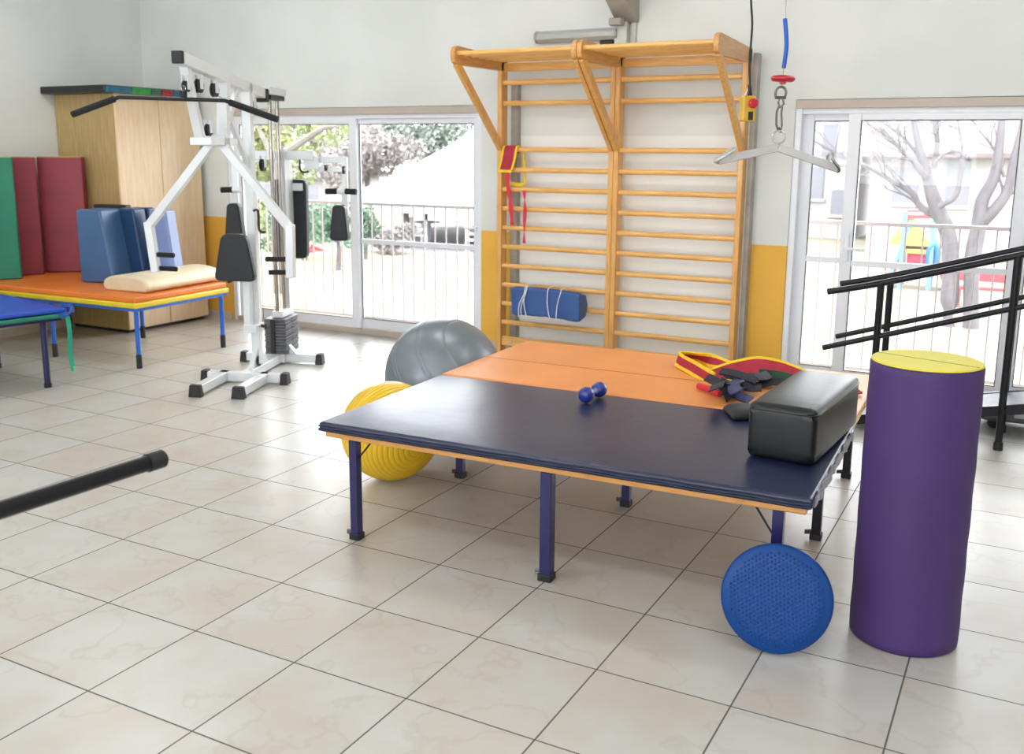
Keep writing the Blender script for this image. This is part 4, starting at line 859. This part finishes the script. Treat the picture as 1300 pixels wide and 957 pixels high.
# pulleys and cables
for (x, y, z, ax, r_) in ((c_, -.90, 2.06, (1, 0, 0), .035), (c_-.01, -.70, 2.075, (1, 0, 0), .045), (c_+.01, -.52, 2.06, (1, 0, 0), .045), (c_-.03, .20, 1.98, (1, 0, 0), .045), (c_-.03, -.55, 1.80, (1, 0, 0), .04), (c_+.02, -.02, .12, (1, 0, 0), .04), (c_-.01, .30, 1.56, (1, 0, 0), .045)):
    mb = MB().lathe([(0, -.014), (r_, -.014), (r_, -.008), (r_-.010, 0), (r_, .008), (r_, .014), (0, .014)], (x, y, z), ax, 24)
    p_ = mb.obj('pulley', M_BLACK, gm)
    MB().bb(x-.022, x-.017, y-.02, y+.02, z-.02, z+.07).bb(x+.017, x+.022, y-.02, y+.02, z-.02, z+.07).obj('pulley_bracket', M_WHITE, p_)
MB().tube([(c_, -.935, 2.06), (c_, -.935, 1.985)], .003, 6).tube([(c_, -.48, 2.03), (c_, .19, 1.94)], .0025, 6).tube([(c_-.03, .155, 1.98), (c_-.03, .12, .12)], .0025, 6).tube([(c_-.03, .24, 1.56), (c_-.03, .24, .40)], .0025, 6).tube([(c_+.02, .06, .12), (c_, .1, .75), (c_, .1, 1.1)], .0025, 6).obj('cable', M_DSTEEL, gm)
# lat bar hanging on the front cable
cg, sg = math.cos(GA), math.sin(GA)
def GW(s, t, z): return Vector((GO.x+s*cg-t*sg, GO.y+s*sg+t*cg, z))
lb = thing('lat_pulldown_bar', 'long black bent lat bar hanging at the front of the multi gym', 'exercise bar', GW(c_, -.935, 1.99))
def LL(s, t, z): return GW(s, t, z)-GW(c_, -.935, 1.99)
ty = -.935
MB().tube([LL(-.33, ty, 1.992), LL(.37, ty, 1.972)], .0125, 12).obj('bar', M_BLKPAINT, lb)
for (a, b) in (((-.33, 1.992), (-.655, 1.885)), ((.37, 1.972), (.71, 1.858))):
    o = MB().tube([LL(a[0], ty, a[1]), LL(b[0], ty, b[1])], .0125, 12).obj('bent_end', M_BLKPAINT, lb)
    e0 = LL(a[0]+(b[0]-a[0])*.1, ty, a[1]+(b[1]-a[1])*.1)
    MB().tube([e0, LL(b[0], ty, b[1])], .0205, 14).obj('foam_grip', M_FOAM, o)
MB().box((0, 0, .015), (.03, .03, .05)).obj('swivel', M_BLACK, lb, bev=.004)
MB().tube(arc((0, 0, .055), .016, 0, 2*PI, 16)[:-1], .003, 6, closed=True).obj('snap_link', M_STEEL, lb)
# ------------------------------------------------------------------ left orange table with its mats
OR = math.radians(2.6)
ot = thing('treatment_table', 'low treatment table with blue round legs under orange mat, left corner', 'table', (-2.635, 2.85, 0), OR)
fr = MB().bb(-2.02, 0, 0, .03, .445, .47).bb(-2.02, 0, .99, 1.02, .445, .47)
for x in (-2.0, -1.0, -.03): fr.bb(x, x+.03, .03, .99, .445, .47)
fr.obj('steel_frame', M_BLUEP, ot, bev=.003, seg=1)
for x in (-.02, -.95, -1.88):
    for y in (.02, .955): leg(ot, x, y, .445, .036, M_BLUEP, M_BLACK, round_=True, footh=.11)
MB().bb(-2.03, .02, -.02, 1.018, .47, .512).obj('yellow_padded_top', M_YELLOWV, ot, bev=.012)
omt = padded('exercise_mat', -2.02, -.0, -.0, 1.012, 0, .05, mat('deep_orange_vinyl', (.78, .21, .028), .42, var=.08, scale=3, bump=.1, bscale=12), None, .012); omt.location = (-2.635, 2.85, .512); omt.rotation_euler = (0, 0, OR)
tag(omt, 'orange vinyl mat on the left corner table, carrying cushions and folded mats', 'mat')
ZT = .562
# folded foam mats on end
def fold_mat(x, y, rz, w_, th, h, m, label, leaves=2):
    t = thing('folded_mat', label, 'mat', (x, y, ZT+.002), rz, 'folded foam mats on end')
    for i in range(leaves):
        MB().bb(-w_/2, w_/2, i*th/leaves+.001, (i+1)*th/leaves-.001, 0, h).obj('leaf', m, t, bev=.012)
    MB().bb(-w_/2+.008, w_/2-.008, .006, th-.006, h-.002, h+.004).obj('top_edge', mat('lime_edge', (.45, .50, .06), .6), t)
    return t
M_MRED = mat('crimson_vinyl', (.27, .028, .045), .5, var=.12, scale=4, bump=.1, bscale=12); M_GRN = mat('green_vinyl', (.010, .20, .115), .5, var=.12, scale=4, bump=.1, bscale=12)
fold_mat(-4.37, 3.60, math.radians(38), .38, .12, 1.03, M_MRED, 'wide crimson folded mat standing closest to the wardrobe')
fold_mat(-4.47, 3.29, math.radians(58), .24, .10, 1.03, M_MRED, 'narrow crimson folded mat standing between green and wide crimson mats')
fold_mat(-4.36, 2.985, math.radians(52), .24, .14, 1.03, M_GRN, 'green folded mat standing at the left edge of the photo')
# wedge cushions
def wedge(x, y, rz, wt, wb_, d_, h, m, label):
    t = MB().prism([(-wb_/2, 0), (wb_/2, 0), (-wb_/2+wt, h), (-wb_/2, h)], (0, d_, 0), (0, 0, 0), (1, 0, 0), (0, 0, 1)).obj('wedge_cushion', m, None, bev=.02, seg=4)
    t.location = (x, y, ZT+.001); t.rotation_euler = (0, 0, rz)
    return tag(t, label, 'cushion', 'blue wedge cushions')
M_WB = mat('steel_blue_vinyl', (.055, .13, .27), .36, var=.08, scale=4, bump=.06, bscale=20); M_WN = mat('navy_wedge_vinyl', (.012, .045, .13), .36, var=.1, scale=4); M_WP = mat('periwinkle_vinyl', (.20, .27, .52), .3, var=.06, scale=4)
wedge(-3.53, 3.24, math.radians(12), .24, .34, .26, .61, M_WB, 'steel blue wedge cushion in front, nearest the folded mats')
wedge(-3.42, 3.51, math.radians(12), .18, .26, .16, .61, M_WN, 'navy wedge cushion directly behind the steel blue one')
wedge(-3.46, 3.685, math.radians(12), .20, .26, .09, .61, M_WN, 'navy wedge cushion farther back, partly hidden by its twin')
wedge(-3.185, 3.64, math.radians(12), .17, .24, .14, .60, M_WP, 'pale periwinkle wedge cushion behind the gym press arm')
bl = MB().bb(-.17, .17, 0, .08, 0, .63).obj('block_cushion', M_VINYLB, None, bev=.015); bl.location = (-3.76, 3.60, ZT+.001); bl.rotation_euler = (0, 0, .2)
tag(bl, 'black slab cushion standing behind the blue wedge cushions', 'cushion')
# cream half round bolster
hr = []
for i in range(13):
    a = PI*i/12; hr.append((.235*math.cos(a), .045+.085*math.sin(a)**.8))
hr += [(-.235, .02), (-.20, .0), (.20, .0), (.235, .02)]
bo = MB().prism(hr, (0, .88, 0), (0, 0, 0), (1, 0, 0), (0, 0, 1)).obj('half_round_bolster', mat('cream_vinyl', (.72, .60, .38), .35, var=.05, scale=4, col2=(.78, .68, .50)), None, bev=.022, seg=4)
bo.location = (-2.93, 3.01, ZT+.001); bo.rotation_euler = (0, 0, OR+.03)
tag(bo, 'cream half round bolster lying on the orange mat of the corner table', 'bolster')
# ------------------------------------------------------------------ blue and green mats on the left edge table
BR = math.radians(-11)
bt = thing('treatment_table', 'low table with dark indigo round leg under blue and green mats, far left', 'table', (-2.60, 2.24, 0), BR)
MB().bb(-1.9, -.04, -.90, -.04, .475, .50).obj('steel_frame', M_PURPLEP, bt, bev=.004)
for x, y in ((-.09, -.15), (-.09, -.85), (-1.0, -.85), (-1.8, -.85), (-1.0, -.10), (-1.8, -.10)): leg(bt, x, y, .48, .044, M_PURPLEP, M_BLACK, round_=True, footh=.035)
for z0, z1, m_, lab, e_ in ((.50, .535, mat('sea_green_vinyl', (.015, .20, .13), .5, var=.1, scale=5), 'sea green mat under the blue mat on the far left table', .0), (.536, .572, mat('cobalt_vinyl', (.018, .075, .50), .42, var=.12, scale=4, bump=.1, bscale=10), 'cobalt blue mat on top of the green one, far left table', -.012)):
    o = padded('exercise_mat', -1.9, .0+e_, -.95, .0+e_, 0, z1-z0, m_, None, .010); o.location = (-2.60, 2.24, z0); o.rotation_euler = (0, 0, BR); tag(o, lab, 'mat')
def BW(x, y, z): return Vector((-2.60+x*math.cos(BR)-y*math.sin(BR), 2.24+x*math.sin(BR)+y*math.cos(BR), z))
rb = thing('tie_ribbons', 'green tie ribbons hanging from the corner of the blue mat', 'ribbon', (0, 0, 0))
for k_, (dx, len_, cc) in enumerate(((.02, .40, M_GRN), (.035, .36, M_GRN))):
    MB().ribbon(smoothpath([BW(-.01, -.05, .53), BW(.02+dx, -.04, .52), BW(.04+dx, -.04, .40), BW(.035+dx, -.045, .25), BW(.05+dx, -.04, .52-len_)], 4), Vector((.02, .012, 0)) if k_ == 0 else Vector((.01, .02, 0)), .003).obj('ribbon', mat('green_ribbon', (.01, .32, .20), .6), rb)
MB().tube(smoothpath([BW(-.05, -.01, .565), BW(.02, .0, .58), BW(.07, -.02, .56), BW(.08, -.05, .53), BW(.03, -.06, .52), BW(-.02, -.08, .53)], 4), .008, 8).tube(smoothpath([BW(-.08, -.01, .57), BW(0, .01, .585), BW(.06, .0, .545), BW(.02, -.06, .535)], 4), .007, 8).obj('blue_knot', mat('cobalt_cord', (.02, .07, .42), .6), rb)
